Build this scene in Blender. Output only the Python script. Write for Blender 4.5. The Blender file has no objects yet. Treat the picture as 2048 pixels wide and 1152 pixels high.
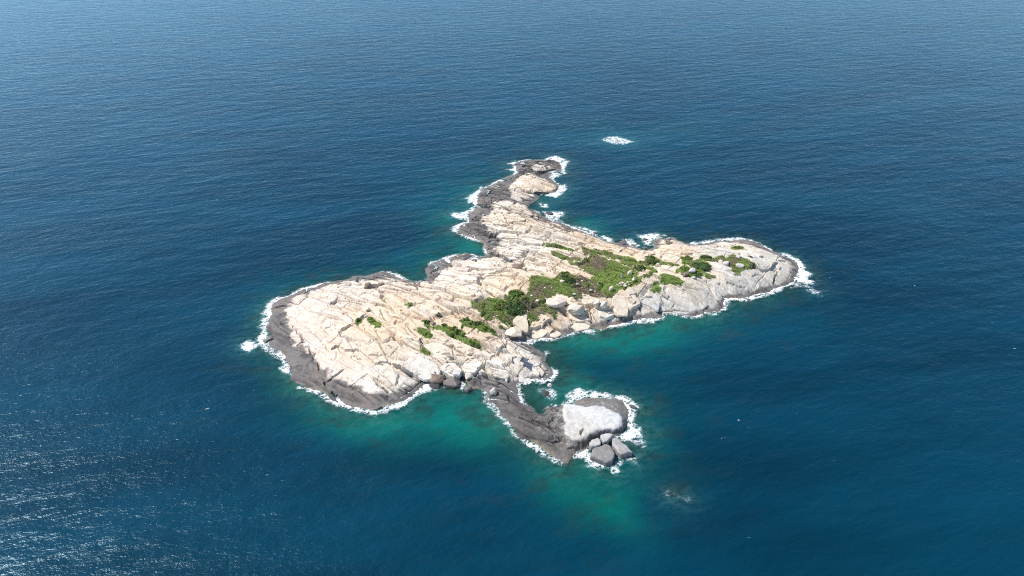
import bpy, bmesh, math, random
import numpy as np
from mathutils import Vector, Matrix

random.seed(7)
RNG = np.random.default_rng(11)
scene = bpy.context.scene
R = math.radians

# ------------------------------------------------------------------ camera, sky, sun, exposure
CAM_H = 150.0
PITCH = 33.0
FPX = 1366.0                      # focal length in pixels of the 2048 px wide photograph
cam_data = bpy.data.cameras.new("camera")
cam_data.sensor_width = 36.0
cam_data.lens = 36.0 * FPX / 2048.0
cam_data.clip_start = 1.0
cam_data.clip_end = 60000.0
cam = bpy.data.objects.new("camera", cam_data)
scene.collection.objects.link(cam)
cam.location = (0, 0, CAM_H)
cam.rotation_euler = (R(90 - PITCH), 0, 0)
scene.camera = cam

SUN_EL, SUN_AZ = 53.0, -77.0      # azimuth measured from straight ahead, minus = left
world = bpy.data.worlds.new("World")
scene.world = world
world.use_nodes = True
wn = world.node_tree.nodes
wl = world.node_tree.links
bg = wn["Background"]
sky = wn.new("ShaderNodeTexSky")
sky.sky_type = 'NISHITA'
sky.sun_disc = False
sky.sun_elevation = R(SUN_EL)
sky.sun_rotation = R(SUN_AZ)
sky.altitude = 100
sky.air_density = 1.0
sky.dust_density = 0.05
sky.ozone_density = 1.6
wl.new(sky.outputs[0], bg.inputs[0])
bg.inputs[1].default_value = 0.14

sun_data = bpy.data.lights.new("sun", 'SUN')
sun_data.energy = 5.0
sun_data.angle = R(0.53)
sun_data.color = (1.0, 0.955, 0.88)
sun = bpy.data.objects.new("sun", sun_data)
scene.collection.objects.link(sun)
_sd = Vector((math.sin(R(SUN_AZ)) * math.cos(R(SUN_EL)), math.cos(R(SUN_AZ)) * math.cos(R(SUN_EL)), math.sin(R(SUN_EL))))
sun.rotation_euler = (-_sd).to_track_quat('-Z', 'Y').to_euler()

scene.view_settings.view_transform = 'Standard'
scene.view_settings.look = 'None'
scene.view_settings.exposure = 0.36
scene.view_settings.gamma = 1.0
scene.cycles.use_denoising = False
scene.cycles.max_bounces = 6
scene.cycles.transparent_max_bounces = 8
scene.cycles.sample_clamp_direct = 6.0
scene.cycles.sample_clamp_indirect = 3.0
scene.cycles.filter_width = 1.05

# ------------------------------------------------------------------ helpers: projection
CP, SP = math.cos(R(PITCH)), math.sin(R(PITCH))


def ray(px, py):
    u = (np.asarray(px, float) - 1024.0) / FPX
    v = (576.0 - np.asarray(py, float)) / FPX
    return u, CP + v * SP, -SP + v * CP


def P(px, py, z=0.0):
    dx, dy, dz = ray(px, py)
    t = (z - CAM_H) / dz
    return np.stack([dx * t, dy * t], -1)


def crop(s, ox, oy, pts):
    return [(ox + x / s, oy + y / s) for x, y in pts]


def c1(*p): return crop(3.6, 480, 520, p)
def c2(*p): return crop(3.6, 820, 560, p)
def c3(*p): return crop(4.115, 880, 280, p)
def c4(*p): return crop(5.76, 1060, 440, p)
def c5(*p): return crop(4.8, 1260, 440, p)
def c6(*p): return crop(4.115, 920, 680, p)
def c7(*p): return crop(6.4, 920, 560, p)
def c8(*p): return crop(11.52, 970, 560, p)
def cb(*p): return crop(9.6, 1110, 830, p)
def cd(*p): return crop(10.24, 840, 730, p)


# ------------------------------------------------------------------ helpers: noise
def hash2(ix, iy, seed):
    h = (ix.astype(np.int64) * 374761393 + iy.astype(np.int64) * 668265263 + seed * 974711) & 0xffffffff
    h = ((h ^ (h >> 13)) * 1274126177) & 0xffffffff
    h = ((h ^ (h >> 16)) * 2246822519) & 0xffffffff
    return ((h ^ (h >> 15)) & 0xffffff) / float(0xffffff)


def vnoise(x, y, seed=0):
    ix = np.floor(x); iy = np.floor(y)
    fx = x - ix; fy = y - iy
    fx = fx * fx * fx * (fx * (fx * 6 - 15) + 10)
    fy = fy * fy * fy * (fy * (fy * 6 - 15) + 10)
    ix = ix.astype(np.int64); iy = iy.astype(np.int64)
    a = hash2(ix, iy, seed); b = hash2(ix + 1, iy, seed)
    c = hash2(ix, iy + 1, seed); d = hash2(ix + 1, iy + 1, seed)
    return (a + (b - a) * fx) * (1 - fy) + (c + (d - c) * fx) * fy


def fbm(x, y, octv=4, seed=0, gain=0.5):
    s = np.zeros_like(x); a = 1.0; t = 0.0
    for o in range(octv):
        s += a * (vnoise(x + 17.3 * o, y - 9.1 * o, seed + o) - 0.5) * 2
        t += a; a *= gain
        x = x * 2.03; y = y * 2.03
    return s / t


def sstep(a, b, x):
    t = np.clip((x - a) / (b - a), 0, 1)
    return t * t * (3 - 2 * t)


def voronoi(u, v, seed, jit=0.85):
    iu = np.floor(u).astype(np.int64); iv = np.floor(v).astype(np.int64)
    f1 = np.full(u.shape, 1e9); f2 = np.full(u.shape, 1e9)
    i1 = np.zeros(u.shape); i2 = np.zeros(u.shape)
    cx = np.zeros(u.shape); cy = np.zeros(u.shape)
    for a in (-1, 0, 1):
        for b in (-1, 0, 1):
            ci, cj = iu + a, iv + b
            px = ci + 0.5 + (hash2(ci, cj, seed) - 0.5) * jit
            py = cj + 0.5 + (hash2(ci, cj, seed + 1) - 0.5) * jit
            idh = hash2(ci, cj, seed + 2)
            dd = np.maximum(np.abs(u - px), np.abs(v - py)) * 0.45 + np.hypot(u - px, v - py) * 0.55
            new = dd < f1
            f2 = np.where(new, f1, np.minimum(f2, dd)); i2 = np.where(new, i1, np.where(dd <= f2, idh, i2))
            i1 = np.where(new, idh, i1); cx = np.where(new, px, cx); cy = np.where(new, py, cy)
            f1 = np.where(new, dd, f1)
    return f1, f2, i1, i2, u - cx, v - cy


def seg_dist(X, Y, poly, closed=True):
    """distance to a polyline, and inside mask if closed"""
    p = np.asarray(poly, float)
    q = np.roll(p, -1, 0) if closed else p[1:]
    p0 = p if closed else p[:-1]
    best = np.full(X.shape, 1e18)
    ins = np.zeros(X.shape, bool)
    for (ax, ay), (bx, by) in zip(p0, q):
        ex, ey = bx - ax, by - ay
        L2 = ex * ex + ey * ey + 1e-12
        t = np.clip(((X - ax) * ex + (Y - ay) * ey) / L2, 0, 1)
        d2 = (X - ax - t * ex) ** 2 + (Y - ay - t * ey) ** 2
        np.minimum(best, d2, out=best)
        if closed and ay != by:
            c = ((ay > Y) != (by > Y)) & (X < ex * (Y - ay) / ey + ax)
            ins ^= c
    return np.sqrt(best), ins


class Grid:
    def __init__(s, x0, x1, y0, y1, d):
        s.x0, s.y0, s.d = x0, y0, d
        s.nx = int((x1 - x0) / d) + 1; s.ny = int((y1 - y0) / d) + 1
        s.X, s.Y = np.meshgrid(x0 + np.arange(s.nx) * d, y0 + np.arange(s.ny) * d)

    def sample(s, A, x, y):
        gx = np.clip((x - s.x0) / s.d, 0, s.nx - 1.001); gy = np.clip((y - s.y0) / s.d, 0, s.ny - 1.001)
        ix = gx.astype(int); iy = gy.astype(int); fx = gx - ix; fy = gy - iy
        return (A[iy, ix] * (1 - fx) + A[iy, ix + 1] * fx) * (1 - fy) + (A[iy + 1, ix] * (1 - fx) + A[iy + 1, ix + 1] * fx) * fy


def rbf(pts, vals, X, Y, smooth=0.0):
    pts = np.asarray(pts, float); vals = np.asarray(vals, float)
    D = np.hypot(pts[:, None, 0] - pts[None, :, 0], pts[:, None, 1] - pts[None, :, 1])
    n = len(pts)
    A = np.zeros((n + 1, n + 1)); A[:n, :n] = D + np.eye(n) * smooth; A[:n, n] = 1; A[n, :n] = 1
    rhs = np.zeros((n + 1,) + vals.shape[1:]); rhs[:n] = vals
    w = np.linalg.solve(A, rhs)
    out = np.zeros(X.shape + vals.shape[1:]) + w[n]
    for i in range(n):
        r = np.hypot(X - pts[i, 0], Y - pts[i, 1])
        out += r[..., None] * w[i] if vals.ndim > 1 else r * w[i]
    return out


# ------------------------------------------------------------------ helpers: materials
def mat_new(name):
    m = bpy.data.materials.new(name); m.use_nodes = True
    return m, m.node_tree.nodes, m.node_tree.links


def N(nodes, typ, **kw):
    n = nodes.new(typ)
    for k, v in kw.items():
        setattr(n, k, v)
    return n


def math_n(nodes, links, op, a, b=None, clamp=False):
    n = nodes.new("ShaderNodeMath"); n.operation = op; n.use_clamp = clamp
    for i, v in enumerate((a, b)):
        if v is None: continue
        if hasattr(v, "links") or hasattr(v, "is_linked"): links.new(v, n.inputs[i])
        else: n.inputs[i].default_value = v
    return n.outputs[0]


def noise_n(nodes, links, vec, scale, detail=4, rough=0.55):
    n = nodes.new("ShaderNodeTexNoise"); n.inputs["Scale"].default_value = scale
    n.inputs["Detail"].default_value = detail; n.inputs["Roughness"].default_value = rough
    links.new(vec, n.inputs["Vector"])
    return n.outputs["Fac"]


def ramp_n(nodes, links, fac, a, b, va=0.0, vb=1.0):
    n = nodes.new("ShaderNodeMapRange"); n.interpolation_type = 'SMOOTHSTEP'
    links.new(fac, n.inputs[0])
    n.inputs[1].default_value = a; n.inputs[2].default_value = b
    n.inputs[3].default_value = va; n.inputs[4].default_value = vb
    return n.outputs[0]


def rock_material(name, base=None):
    """weathered granite; base colour from the mesh's own colour attribute, or one given colour"""
    m, nd, lk = mat_new(name)
    b = nd["Principled BSDF"]
    co = nd.new("ShaderNodeNewGeometry").outputs["Position"]
    if base is None:
        at = N(nd, "ShaderNodeVertexColor", layer_name="rock_colour")
        col = at.outputs["Color"]
    else:
        rgb = nd.new("ShaderNodeRGB"); rgb.outputs[0].default_value = (*base, 1); col = rgb.outputs[0]
    n1 = noise_n(nd, lk, co, 0.9, 6, 0.65)
    n2 = noise_n(nd, lk, co, 0.16, 4, 0.6)
    v = math_n(nd, lk, 'ADD', ramp_n(nd, lk, n1, 0.25, 0.75, 0.80, 1.14), ramp_n(nd, lk, n2, 0.3, 0.7, -0.10, 0.10))
    mx = N(nd, "ShaderNodeVectorMath", operation='SCALE')
    lk.new(col, mx.inputs[0]); lk.new(v, mx.inputs["Scale"])
    lk.new(mx.outputs[0], b.inputs["Base Color"])
    b.inputs["Roughness"].default_value = 0.88
    b.inputs["Specular IOR Level"].default_value = 0.25
    bp = nd.new("ShaderNodeBump"); bp.inputs["Strength"].default_value = 0.8; bp.inputs["Distance"].default_value = 0.16
    lk.new(noise_n(nd, lk, co, 2.2, 6, 0.65), bp.inputs["Height"])
    lk.new(bp.outputs[0], b.inputs["Normal"])
    return m


def leaf_material(name, col, var=0.5):
    m, nd, lk = mat_new(name)
    b = nd["Principled BSDF"]
    at = N(nd, "ShaderNodeVertexColor", layer_name="leaf_colour")
    lk.new(at.outputs["Color"], b.inputs["Base Color"])
    b.inputs["Roughness"].default_value = 0.65
    b.inputs["Specular IOR Level"].default_value = 0.3
    tl = nd.new("ShaderNodeBsdfTranslucent"); lk.new(at.outputs["Color"], tl.inputs["Color"])
    ms = nd.new("ShaderNodeMixShader"); ms.inputs[0].default_value = 0.35
    lk.new(b.outputs[0], ms.inputs[1]); lk.new(tl.outputs[0], ms.inputs[2]); lk.new(ms.outputs[0], nd["Material Output"].inputs["Surface"])
    return m


def make_mesh(name, V, F, mat, smooth=True):
    V = np.ascontiguousarray(V, np.float32)
    me = bpy.data.meshes.new(name)
    F = np.ascontiguousarray(F, np.int32)
    k = F.shape[1]
    me.vertices.add(len(V)); me.vertices.foreach_set("co", V.ravel())
    me.loops.add(F.size); me.loops.foreach_set("vertex_index", F.ravel())
    me.polygons.add(len(F)); me.polygons.foreach_set("loop_start", np.arange(0, F.size, k, dtype=np.int32))
    me.polygons.foreach_set("use_smooth", np.full(len(F), smooth))
    me.update(calc_edges=True)
    if mat: me.materials.append(mat)
    return me


def add_obj(name, me, parent=None, **props):
    o = bpy.data.objects.new(name, me)
    scene.collection.objects.link(o)
    if parent: o.parent = parent
    for k, v in props.items():
        if v is not None: o[k] = v
    return o


def col_attr(me, name, rgb):
    a = me.color_attributes.new(name, 'FLOAT_COLOR', 'POINT')
    buf = np.ones((len(rgb), 4), np.float32); buf[:, :3] = rgb
    a.data.foreach_set("color", buf.ravel())


def flt_attr(me, name, v):
    a = me.attributes.new(name, 'FLOAT', 'POINT')
    a.data.foreach_set("value", np.ascontiguousarray(v, np.float32))


# ------------------------------------------------------------------ coastline (traced waterline)
coast_px = (
    c1((1310,152),(1240,150),(1180,135),(1130,108),(1080,88),(1010,82),(960,100),(900,118),(830,116),(770,140),(700,150),(620,162),(540,188),(450,210),(400,232),(330,268),(270,285),(230,320),(205,370),(200,420),(185,470),(190,510),(220,540),(175,575),(190,610),(215,645),(265,655),(320,700),(355,760),(370,820),(365,860),(400,890),(470,915),(510,935),(560,940),(620,975),(680,1020),(745,1040),(800,1060),(880,1070),(960,1080),(1010,1062),(1060,1050),(1130,1030),(1180,1010),(1240,990),(1270,960),(1300,930),(1340,915))
    + c2((130,755),(150,778),(215,772),(250,760),(310,778),(350,782),(370,750),(400,740),(440,790),(470,775),(510,780),(540,800),(575,830),(560,850),(560,880),(610,905),(640,940),(640,970))
    + c6((330,600),(370,630),(400,690),(440,740),(470,790),(540,830),(620,860),(670,900),(720,940),(780,970),(850,1005),(890,1003),(930,965),(985,938),(1058,880),(1092,838),(1150,812),(1270,800),(1338,796),(1370,740),(1390,700),(1400,640),(1395,590),(1390,545),(1350,515),(1330,500),(1250,480),(1150,475),(1080,475),(1000,478),(940,500),(935,520),(900,540),(840,545),(760,545),(710,550),(690,580),(660,600),(600,570),(550,535),(510,510),(500,460),(490,410),(470,370),(540,360),(620,320),(660,332),(700,325),(740,310),(770,290),(775,260),(750,220),(720,170),(715,130),(690,110),(640,80),(590,45),(545,30))
    + c2((735,443),(860,440),(940,420),(1000,430),(1060,420),(1100,400),(1130,385),(1180,375),(1240,370),(1310,355),(1370,355),(1440,340))
    + c5((0,980),(60,965),(150,945),(250,940),(330,930),(360,895),(430,905),(500,915),(560,920),(640,930),(690,915),(720,895),(790,890),(850,880),(890,855),(915,800),(930,765),(1000,760),(1060,760),(1130,745),(1200,725),(1280,710),(1350,685),(1430,655),(1520,625),(1580,590),(1605,550),(1615,500),(1625,450),(1600,410),(1560,385),(1500,360),(1440,325),(1370,290),(1300,255),(1230,225),(1170,205),(1080,190),(1000,190),(930,195),(860,195),(800,212),(730,225),(660,232),(580,240),(550,225),(490,200),(440,175),(390,165),(340,180),(300,165),(250,180),(215,210),(215,250),(235,275),(190,285),(150,290),(120,285),(60,260),(0,240))
    + c3((1470,852),(1400,840),(1330,815),(1250,775),(1160,740),(1080,715),(1010,685),(940,670),(870,640),(820,605),(780,585),(745,560),(730,530),(770,515),(820,480),(830,450),(880,440),(940,440),(975,410),(985,375),(940,345),(905,310),(920,270),(960,265),(1000,270),(1000,230),(985,190),(940,160),(870,165),(790,165),(700,165),(650,175),(605,195),(620,225),(610,250),(640,268),(600,285),(530,315),(470,340),(420,370),(350,400),(310,450),(300,490),(275,515),(300,545),(290,580),(240,590),(235,640),(230,680),(170,690),(145,730),(140,765),(200,790),(270,815),(330,835),(350,850),(370,900),(385,950),(360,960),(320,962),(270,945),(200,938),(130,945),(60,965))
    + c1((1430,5),(1380,15),(1340,50),(1330,90),(1350,115),(1330,150))
)
cp = np.array(coast_px)
coast = P(cp[:, 0], cp[:, 1], 0.0)
X0, X1 = coast[:, 0].min() - 26, coast[:, 0].max() + 26
Y0, Y1 = coast[:, 1].min() - 26, coast[:, 1].max() + 26

# coarse fields on a 0.6 m grid
G = Grid(X0 - 50, X1 + 50, Y0 - 40, Y1 + 60, 0.6)
_d, _in = seg_dist(G.X, G.Y, coast)
SD = np.where(_in, _d, -_d)

# ------------------------------------------------------------------ heights
hp = [(570,640,3.2),(560,680,2.2),(600,720,3.4),(640,765,3.0),(690,785,3.0),(770,792,2.6),(620,600,5.5),(700,640,9),(800,600,10.5),(760,575,8.5),(660,580,5),(700,700,7),(760,745,5),(800,740,6),(860,700,8.5),(840,742,6),(880,640,11),(950,600,13),(900,545,7.5),(870,540,4),(990,560,13.5),(1050,600,13),(1000,660,11),(1010,690,7),(1030,720,7.5),(1080,740,5.5),(980,735,6.5),(930,735,6),(900,758,3),(940,775,2),(980,770,2.8),(1010,800,3),(1060,825,3.0),(1100,840,4.2),(1180,835,5.4),(1150,805,4.6),(1230,825,5.2),(1215,850,5.4),(1240,800,4.0),(1150,890,5),(1140,915,4.5),(1095,865,3.9),(1040,830,3.0),
      (1080,332,3.6),(1110,330,3.2),(1045,332,3),(1070,365,7),(1105,375,5.5),(990,395,3),(1030,385,4.5),(1055,405,5),(960,430,3),(1020,440,7.5),(945,463,3.2),(1060,470,10),(1100,520,13),(1150,490,10),(985,490,5.5),(1200,500,10.5),(1250,505,9),(1200,550,12.5),(1250,550,12.8),(1310,530,11.5),(1320,565,12),(1150,590,12.5),(1200,605,11),(1130,640,6.5),(1230,630,6.2),(1300,615,6.2),(1380,610,6.5),(1420,605,5.5),(1380,540,14),(1335,490,7),(1400,495,7),(1450,500,8),(1500,530,11),(1450,560,11),(1560,540,7.5),(1520,570,7),(1480,585,6),(1400,580,9.5),(1500,495,5),(1550,512,5)]
HS = 0.5
hpts = [P(x, y, h * HS) for x, y, h in hp]; hv = [h * HS for *_, h in hp]
for i in range(0, len(coast), 3):
    hpts.append(coast[i]); hv.append(0.5)
GC = Grid(G.x0, G.X.max(), G.y0, G.Y.max(), 2.0)
H2 = rbf(hpts, hv, GC.X, GC.Y, 0.0)
HB = np.maximum(GC.sample(H2, G.X, G.Y), 0.4)
BASE = np.where(SD > 0, HB * (1 - np.exp(-np.maximum(SD, 0) / 3.0)), -0.15 + 0.33 * SD)


def base_at(x, y): return G.sample(BASE, x, y)


def drop(px, py, H=None):
    """first point of the ground that the line of sight through a photo pixel meets"""
    zs = np.linspace(24, -0.3, 700)
    p = P(px, py, zs)
    h = (H or base_at)(p[:, 0], p[:, 1])
    k = np.argmax(zs <= h) if (zs <= h).any() else len(zs) - 1
    return np.array([p[k, 0], p[k, 1], max(h[k], zs[k])])


def dropxy(pts): return np.array([drop(x, y)[:2] for x, y in pts])


# ------------------------------------------------------------------ fine terrain grid
DG = 0.21
T = Grid(X0, X1, Y0, Y1, DG)
sdf = G.sample(SD, T.X, T.Y)
sel = sdf > -14
x = T.X[sel]; y = T.Y[sel]; d0 = sdf[sel]
d = d0 + fbm(x / 3.1, y / 3.1, 4, 3) * 1.1 + fbm(x / 0.9, y / 0.9, 2, 8) * 0.25
hb = GC.sample(np.maximum(H2, 0.4), x, y)
land = np.maximum(d, 0)
h = np.where(d > 0, hb * (1 - np.exp(-land / 3.0)), -0.15 + 0.33 * d + np.minimum(0, fbm(x / 5, y / 5, 4, 31) * np.minimum(-d, 5) * 0.5))

# joint sets: A runs away to the right and towards the viewer, B crosses it
AX = np.array([0.80, -0.60]); BX = np.array([0.60, 0.80])
wx = x + fbm(x / 26, y / 26, 3, 41) * 3.6; wy = y + fbm(x / 26, y / 26, 3, 47) * 3.6
u = wx * AX[0] + wy * AX[1]; v = wx * BX[0] + wy * BX[1]
# how broken the rock is, by place
rp = [(600,650,.22),(660,740,.22),(740,760,.26),(700,620,.48),(640,590,.32),(760,700,.45),(800,680,.68),(900,600,.9),(1000,560,1.1),(1080,470,1.15),(1000,450,1.2),(1070,370,.7),(1080,330,1.1),(1000,400,.8),(1180,500,1.2),(1130,640,1.0),(1230,620,1.0),(1330,610,.6),(1400,600,.45),(1450,590,.35),(1530,560,.3),(1450,510,.45),(1500,530,.45),(1350,490,.6),(1030,715,.9),(1048,721,.15),(1080,735,.6),(1060,750,.7),(950,740,1.3),(1000,800,.95),(1040,830,.95),(1095,855,.8),(1130,895,.7),(1190,830,.15),(860,530,.8),(1210,560,.2),(1300,545,.8)]
RP = rbf([drop(a, b)[:2] for a, b, _ in rp], [c for *_, c in rp], GC.X, GC.Y)
rough = np.clip(GC.sample(RP, x, y), 0.1, 1.7)
amp = sstep(0.3, 5.0, land) * rough
crack = np.zeros_like(x)


def joint_layer(lu, lv, seed, off, tilt, gd, gw, keep):
    global h, crack
    f1, f2, i1, i2, du, dv = voronoi(u / lu, v / lv, seed)
    e = (f2 - f1) * lv * 0.5
    o = (i1 - 0.5) * 2
    t1 = (((i1 * 97.3) % 1) - 0.5) * 2; t2 = (((i1 * 57.7) % 1) - 0.5) * 2
    pres = (((i1 + i2) * 173.1) % 1 > keep)
    lift = o * off + du * lu * tilt * t1 + dv * lv * tilt * t2
    g = np.where(pres, 1 - sstep(0.0, gw, e), 0)
    h += amp * (lift - g * gd)
    crack = np.maximum(crack, g * np.minimum(amp, 1))


joint_layer(28, 7, 100, 0.50, 0.035, 1.6, 0.42, 0.25)
joint_layer(12, 3.6, 200, 0.20, 0.045, 1.0, 0.30, 0.50)
joint_layer(5.5, 1.9, 300, 0.10, 0.05, 0.5, 0.24, 0.6)

# long parallel joints of both sets, broken into lengths
def long_joints(a_, b_, step, seed, gd, gw, dash, dens):
    global h
    k = np.floor(b_ / step)
    pos = (k + 0.2 + 0.6 * hash2(k.astype(np.int64), (k * 0).astype(np.int64), seed)) * step
    e = np.abs(b_ - pos - (vnoise(a_ / 6, k, seed + 2) - 0.5) * 0.5)
    on = sstep(dens, dens + 0.08, vnoise(a_ / dash, k * 3.7, seed + 1))
    h -= amp * gd * (1 - sstep(gw * 0.4, gw, e)) * on
    h += amp * 0.16 * on * np.exp(-np.abs(b_ - pos) / 1.5) * np.sign(b_ - pos)


long_joints(u, v, 7.5, 901, 1.2, 0.34, 16, 0.53)
long_joints(v, u, 14.0, 911, 1.0, 0.32, 9, 0.52)

# traced ledges: ground beyond the line stands higher and breaks off along it
LEDGES = [
 (c1((650,650),(690,622),(722,620)),1.1),(c1((720,625),(770,655),(845,650),(880,680),(930,720),(980,750),(1090,735)),1.2),(c1((1090,740),(1160,775),(1220,810),(1290,842),(1390,850),(1440,800)),2.2),(c1((715,505),(760,490),(802,462)),1.3),(c1((835,445),(890,400),(908,393)),1.4),(c1((640,318),(680,290),(705,285)),1.2),(c1((890,205),(950,190),(1000,185),(1042,163)),2.0),(c1((980,205),(1042,218)),1.0),(c1((905,367),(942,350)),1.0),(c1((1195,568),(1260,600),(1300,625),(1314,608)),1.1),(c1((620,880),(680,840),(750,785)),.7),(c1((1100,400),(1180,430)),.9),(c1((605,492),(648,485)),.7),(c1((925,692),(960,690),(1030,695)),.7),(c1((252,342),(300,333),(348,335)),.8),(c1((400,620),(460,575)),.6),(c1((345,545),(400,610)),.5),(c1((180,605),(245,565)),.9),(c1((275,465),(330,455),(350,452)),.5),(c1((690,205),(730,235),(770,240)),.5),(c1((790,300),(870,315)),.6),
 (c2((0,440),(80,485)),1.0),(c2((190,568),(240,612)),.9),(c2((240,582),(312,545)),.8),(c2((220,650),(300,690),(350,695),(378,650)),1.6),(c2((380,652),(470,667),(522,608)),1.4),(c2((500,662),(572,692)),.9),(c2((570,692),(640,712),(700,727),(717,690)),1.0),(c2((615,528),(660,490),(702,440)),1.1),(c2((590,290),(690,332)),.7),(c2((340,210),(440,212)),.6),(c2((180,520),(300,560)),.8),(c2((560,470),(610,520)),.6),(c2((300,480),(390,540)),.9),(c2((470,590),(530,560)),.6),(c2((700,570),(740,600)),.5),(c2((1030,440),(1090,410)),.6),
 (c7((870,642),(960,602),(1050,577),(1082,520),(1130,495),(1162,530)),2.0),(c7((1378,410),(1440,410),(1500,430),(1570,450),(1642,398)),1.4),(c7((1400,592),(1480,532),(1562,490)),1.2),(c7((1590,290),(1640,300),(1712,290)),1.2),(c7((1720,340),(1780,372),(1850,382),(1982,412)),1.8),(c7((1830,472),(1960,442),(2048,420)),1.6),(c7((910,690),(1002,660)),.8),(c7((1140,692),(1222,630)),.7),(c7((620,680),(690,712),(770,752)),.8),
 (c5((0,862),(50,810),(107,795)),2.0),(c5((105,762),(150,745),(222,745)),.9),(c5((190,820),(270,852),(292,825)),1.4),(c5((298,728),(350,742),(372,725)),1.1),(c5((280,865),(340,887),(417,897)),1.1),(c5((1130,472),(1190,447),(1260,472),(1345,472),(1380,420),(1422,400)),1.5),(c5((1160,537),(1212,515)),.9),(c5((1428,472),(1457,443)),.7),(c5((500,662),(542,667)),1.0),(c5((1418,385),(1492,397)),.8),(c5((690,860),(730,850),(760,830)),.7),(c5((1240,350),(1282,348)),1.0),(c5((880,240),(960,255),(1080,280)),.6),(c5((480,320),(560,322),(615,318)),1.0),(c5((280,310),(370,300)),.6),
 (c3((300,532),(380,547),(432,550)),1.4),(c3((630,380),(680,405),(720,422),(762,432)),2.2),(c3((770,432),(830,442),(902,447)),1.7),(c3((780,245),(830,260),(900,252),(952,235)),1.4),(c3((668,217),(712,205)),1.2),(c3((630,660),(690,662),(712,643)),1.0),(c3((508,705),(560,712),(602,700)),1.1),(c3((750,740),(822,767)),.9),(c3((398,802),(442,775)),1.2),(c3((400,930),(470,942),(542,967)),1.1),(c3((580,990),(642,990)),.9),(c3((598,1052),(640,1032),(682,1020)),1.2),(c3((450,1087),(522,1075)),.9),(c3((700,880),(782,912)),.6),(c3((600,820),(680,842),(742,850)),.6),(c3((635,932),(692,925)),.8),(c3((928,1067),(962,1060)),.8),(c3((350,990),(440,1042),(522,1052)),1.4),(c3((520,545),(620,575)),.6),(c3((780,640),(900,700)),.5),(c3((1050,850),(1160,860)),.5),(c3((860,770),(910,772)),.7),(c3((1180,820),(1220,815)),.7),(c3((960,790),(1060,830)),.5),(c3((640,260),(700,268),(780,258)),.8),(c3((820,190),(880,200)),.6),
 (c6((880,893),(930,885),(975,880)),.8),(c6((660,330),(720,240)),.4),(c4((880,340),(960,360),(990,400)),.9),(c4((1010,380),(1060,350),(1160,390)),.9),(c4((300,230),(420,255),(480,275)),.6),(c4((160,370),(230,410)),.7),(c4((130,490),(190,498)),.7),(c4((270,575),(305,570)),.9),
]
for pts, A in LEDGES:
    w = dropxy(pts)
    A *= 0.85
    lo = w.min(0) - 9; hi = w.max(0) + 9
    m = np.nonzero((x > lo[0]) & (x < hi[0]) & (y > lo[1]) & (y < hi[1]))[0]
    if not len(m): continue
    xx = x[m] + fbm(x[m] / 1.7, y[m] / 1.7, 2, 77) * 0.35; yy = y[m] + fbm(x[m] / 1.7, y[m] / 1.7, 2, 78) * 0.35
    best = np.full(len(m), 1e9); side = np.zeros(len(m)); along = np.zeros(len(m))
    L = np.r_[0, np.cumsum(np.hypot(*np.diff(w, axis=0).T))]
    for i in range(len(w) - 1):
        e = w[i + 1] - w[i]; L2 = e @ e + 1e-9
        t = np.clip(((xx - w[i, 0]) * e[0] + (yy - w[i, 1]) * e[1]) / L2, 0, 1)
        px_, py_ = xx - w[i, 0] - t * e[0], yy - w[i, 1] - t * e[1]
        dd = np.hypot(px_, py_)
        b = dd < best
        best = np.where(b, dd, best); side = np.where(b, e[0] * py_ - e[1] * px_, side); along = np.where(b, L[i] + t * (L[i + 1] - L[i]), along)
    endf = np.clip(np.minimum(along, L[-1] - along) / max(0.18 * L[-1], 0.6), 0, 1) ** 0.5
    up = (side > 0)
    h[m] += np.where(up, A * 0.62 * np.exp(-best / 3.2), -A * 0.55 * np.exp(-best / 1.3)) * endf
# the near platform is planed almost level
pale4 = c6((850,600),(860,560),(950,555),(1040,560),(1120,548),(1180,560),(1240,590),(1300,620),(1330,670),(1330,730),(1300,750),(1240,762),(1150,770),(1080,790),(1045,835),(980,860),(930,850),(880,820),(850,760),(860,690),(845,650))
_w = dropxy(pale4)
_m = np.nonzero((x > _w[:, 0].min() - 6) & (x < _w[:, 0].max() + 6) & (y > _w[:, 1].min() - 6) & (y < _w[:, 1].max() + 6))[0]
_dd, _ii = seg_dist(x[_m], y[_m], _w)
_f = sstep(-2.6, 1.0, np.where(_ii, _dd, -_dd)) * 0.9 * sstep(0.3, 1.3, land[_m])
_cx, _cy = _w.mean(0)
h[_m] = h[_m] * (1 - _f) + _f * (2.75 - 0.02 * (x[_m] - _cx) + 0.015 * (y[_m] - _cy) + fbm(x[_m] / 4, y[_m] / 4, 3, 29) * 0.10)
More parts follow.
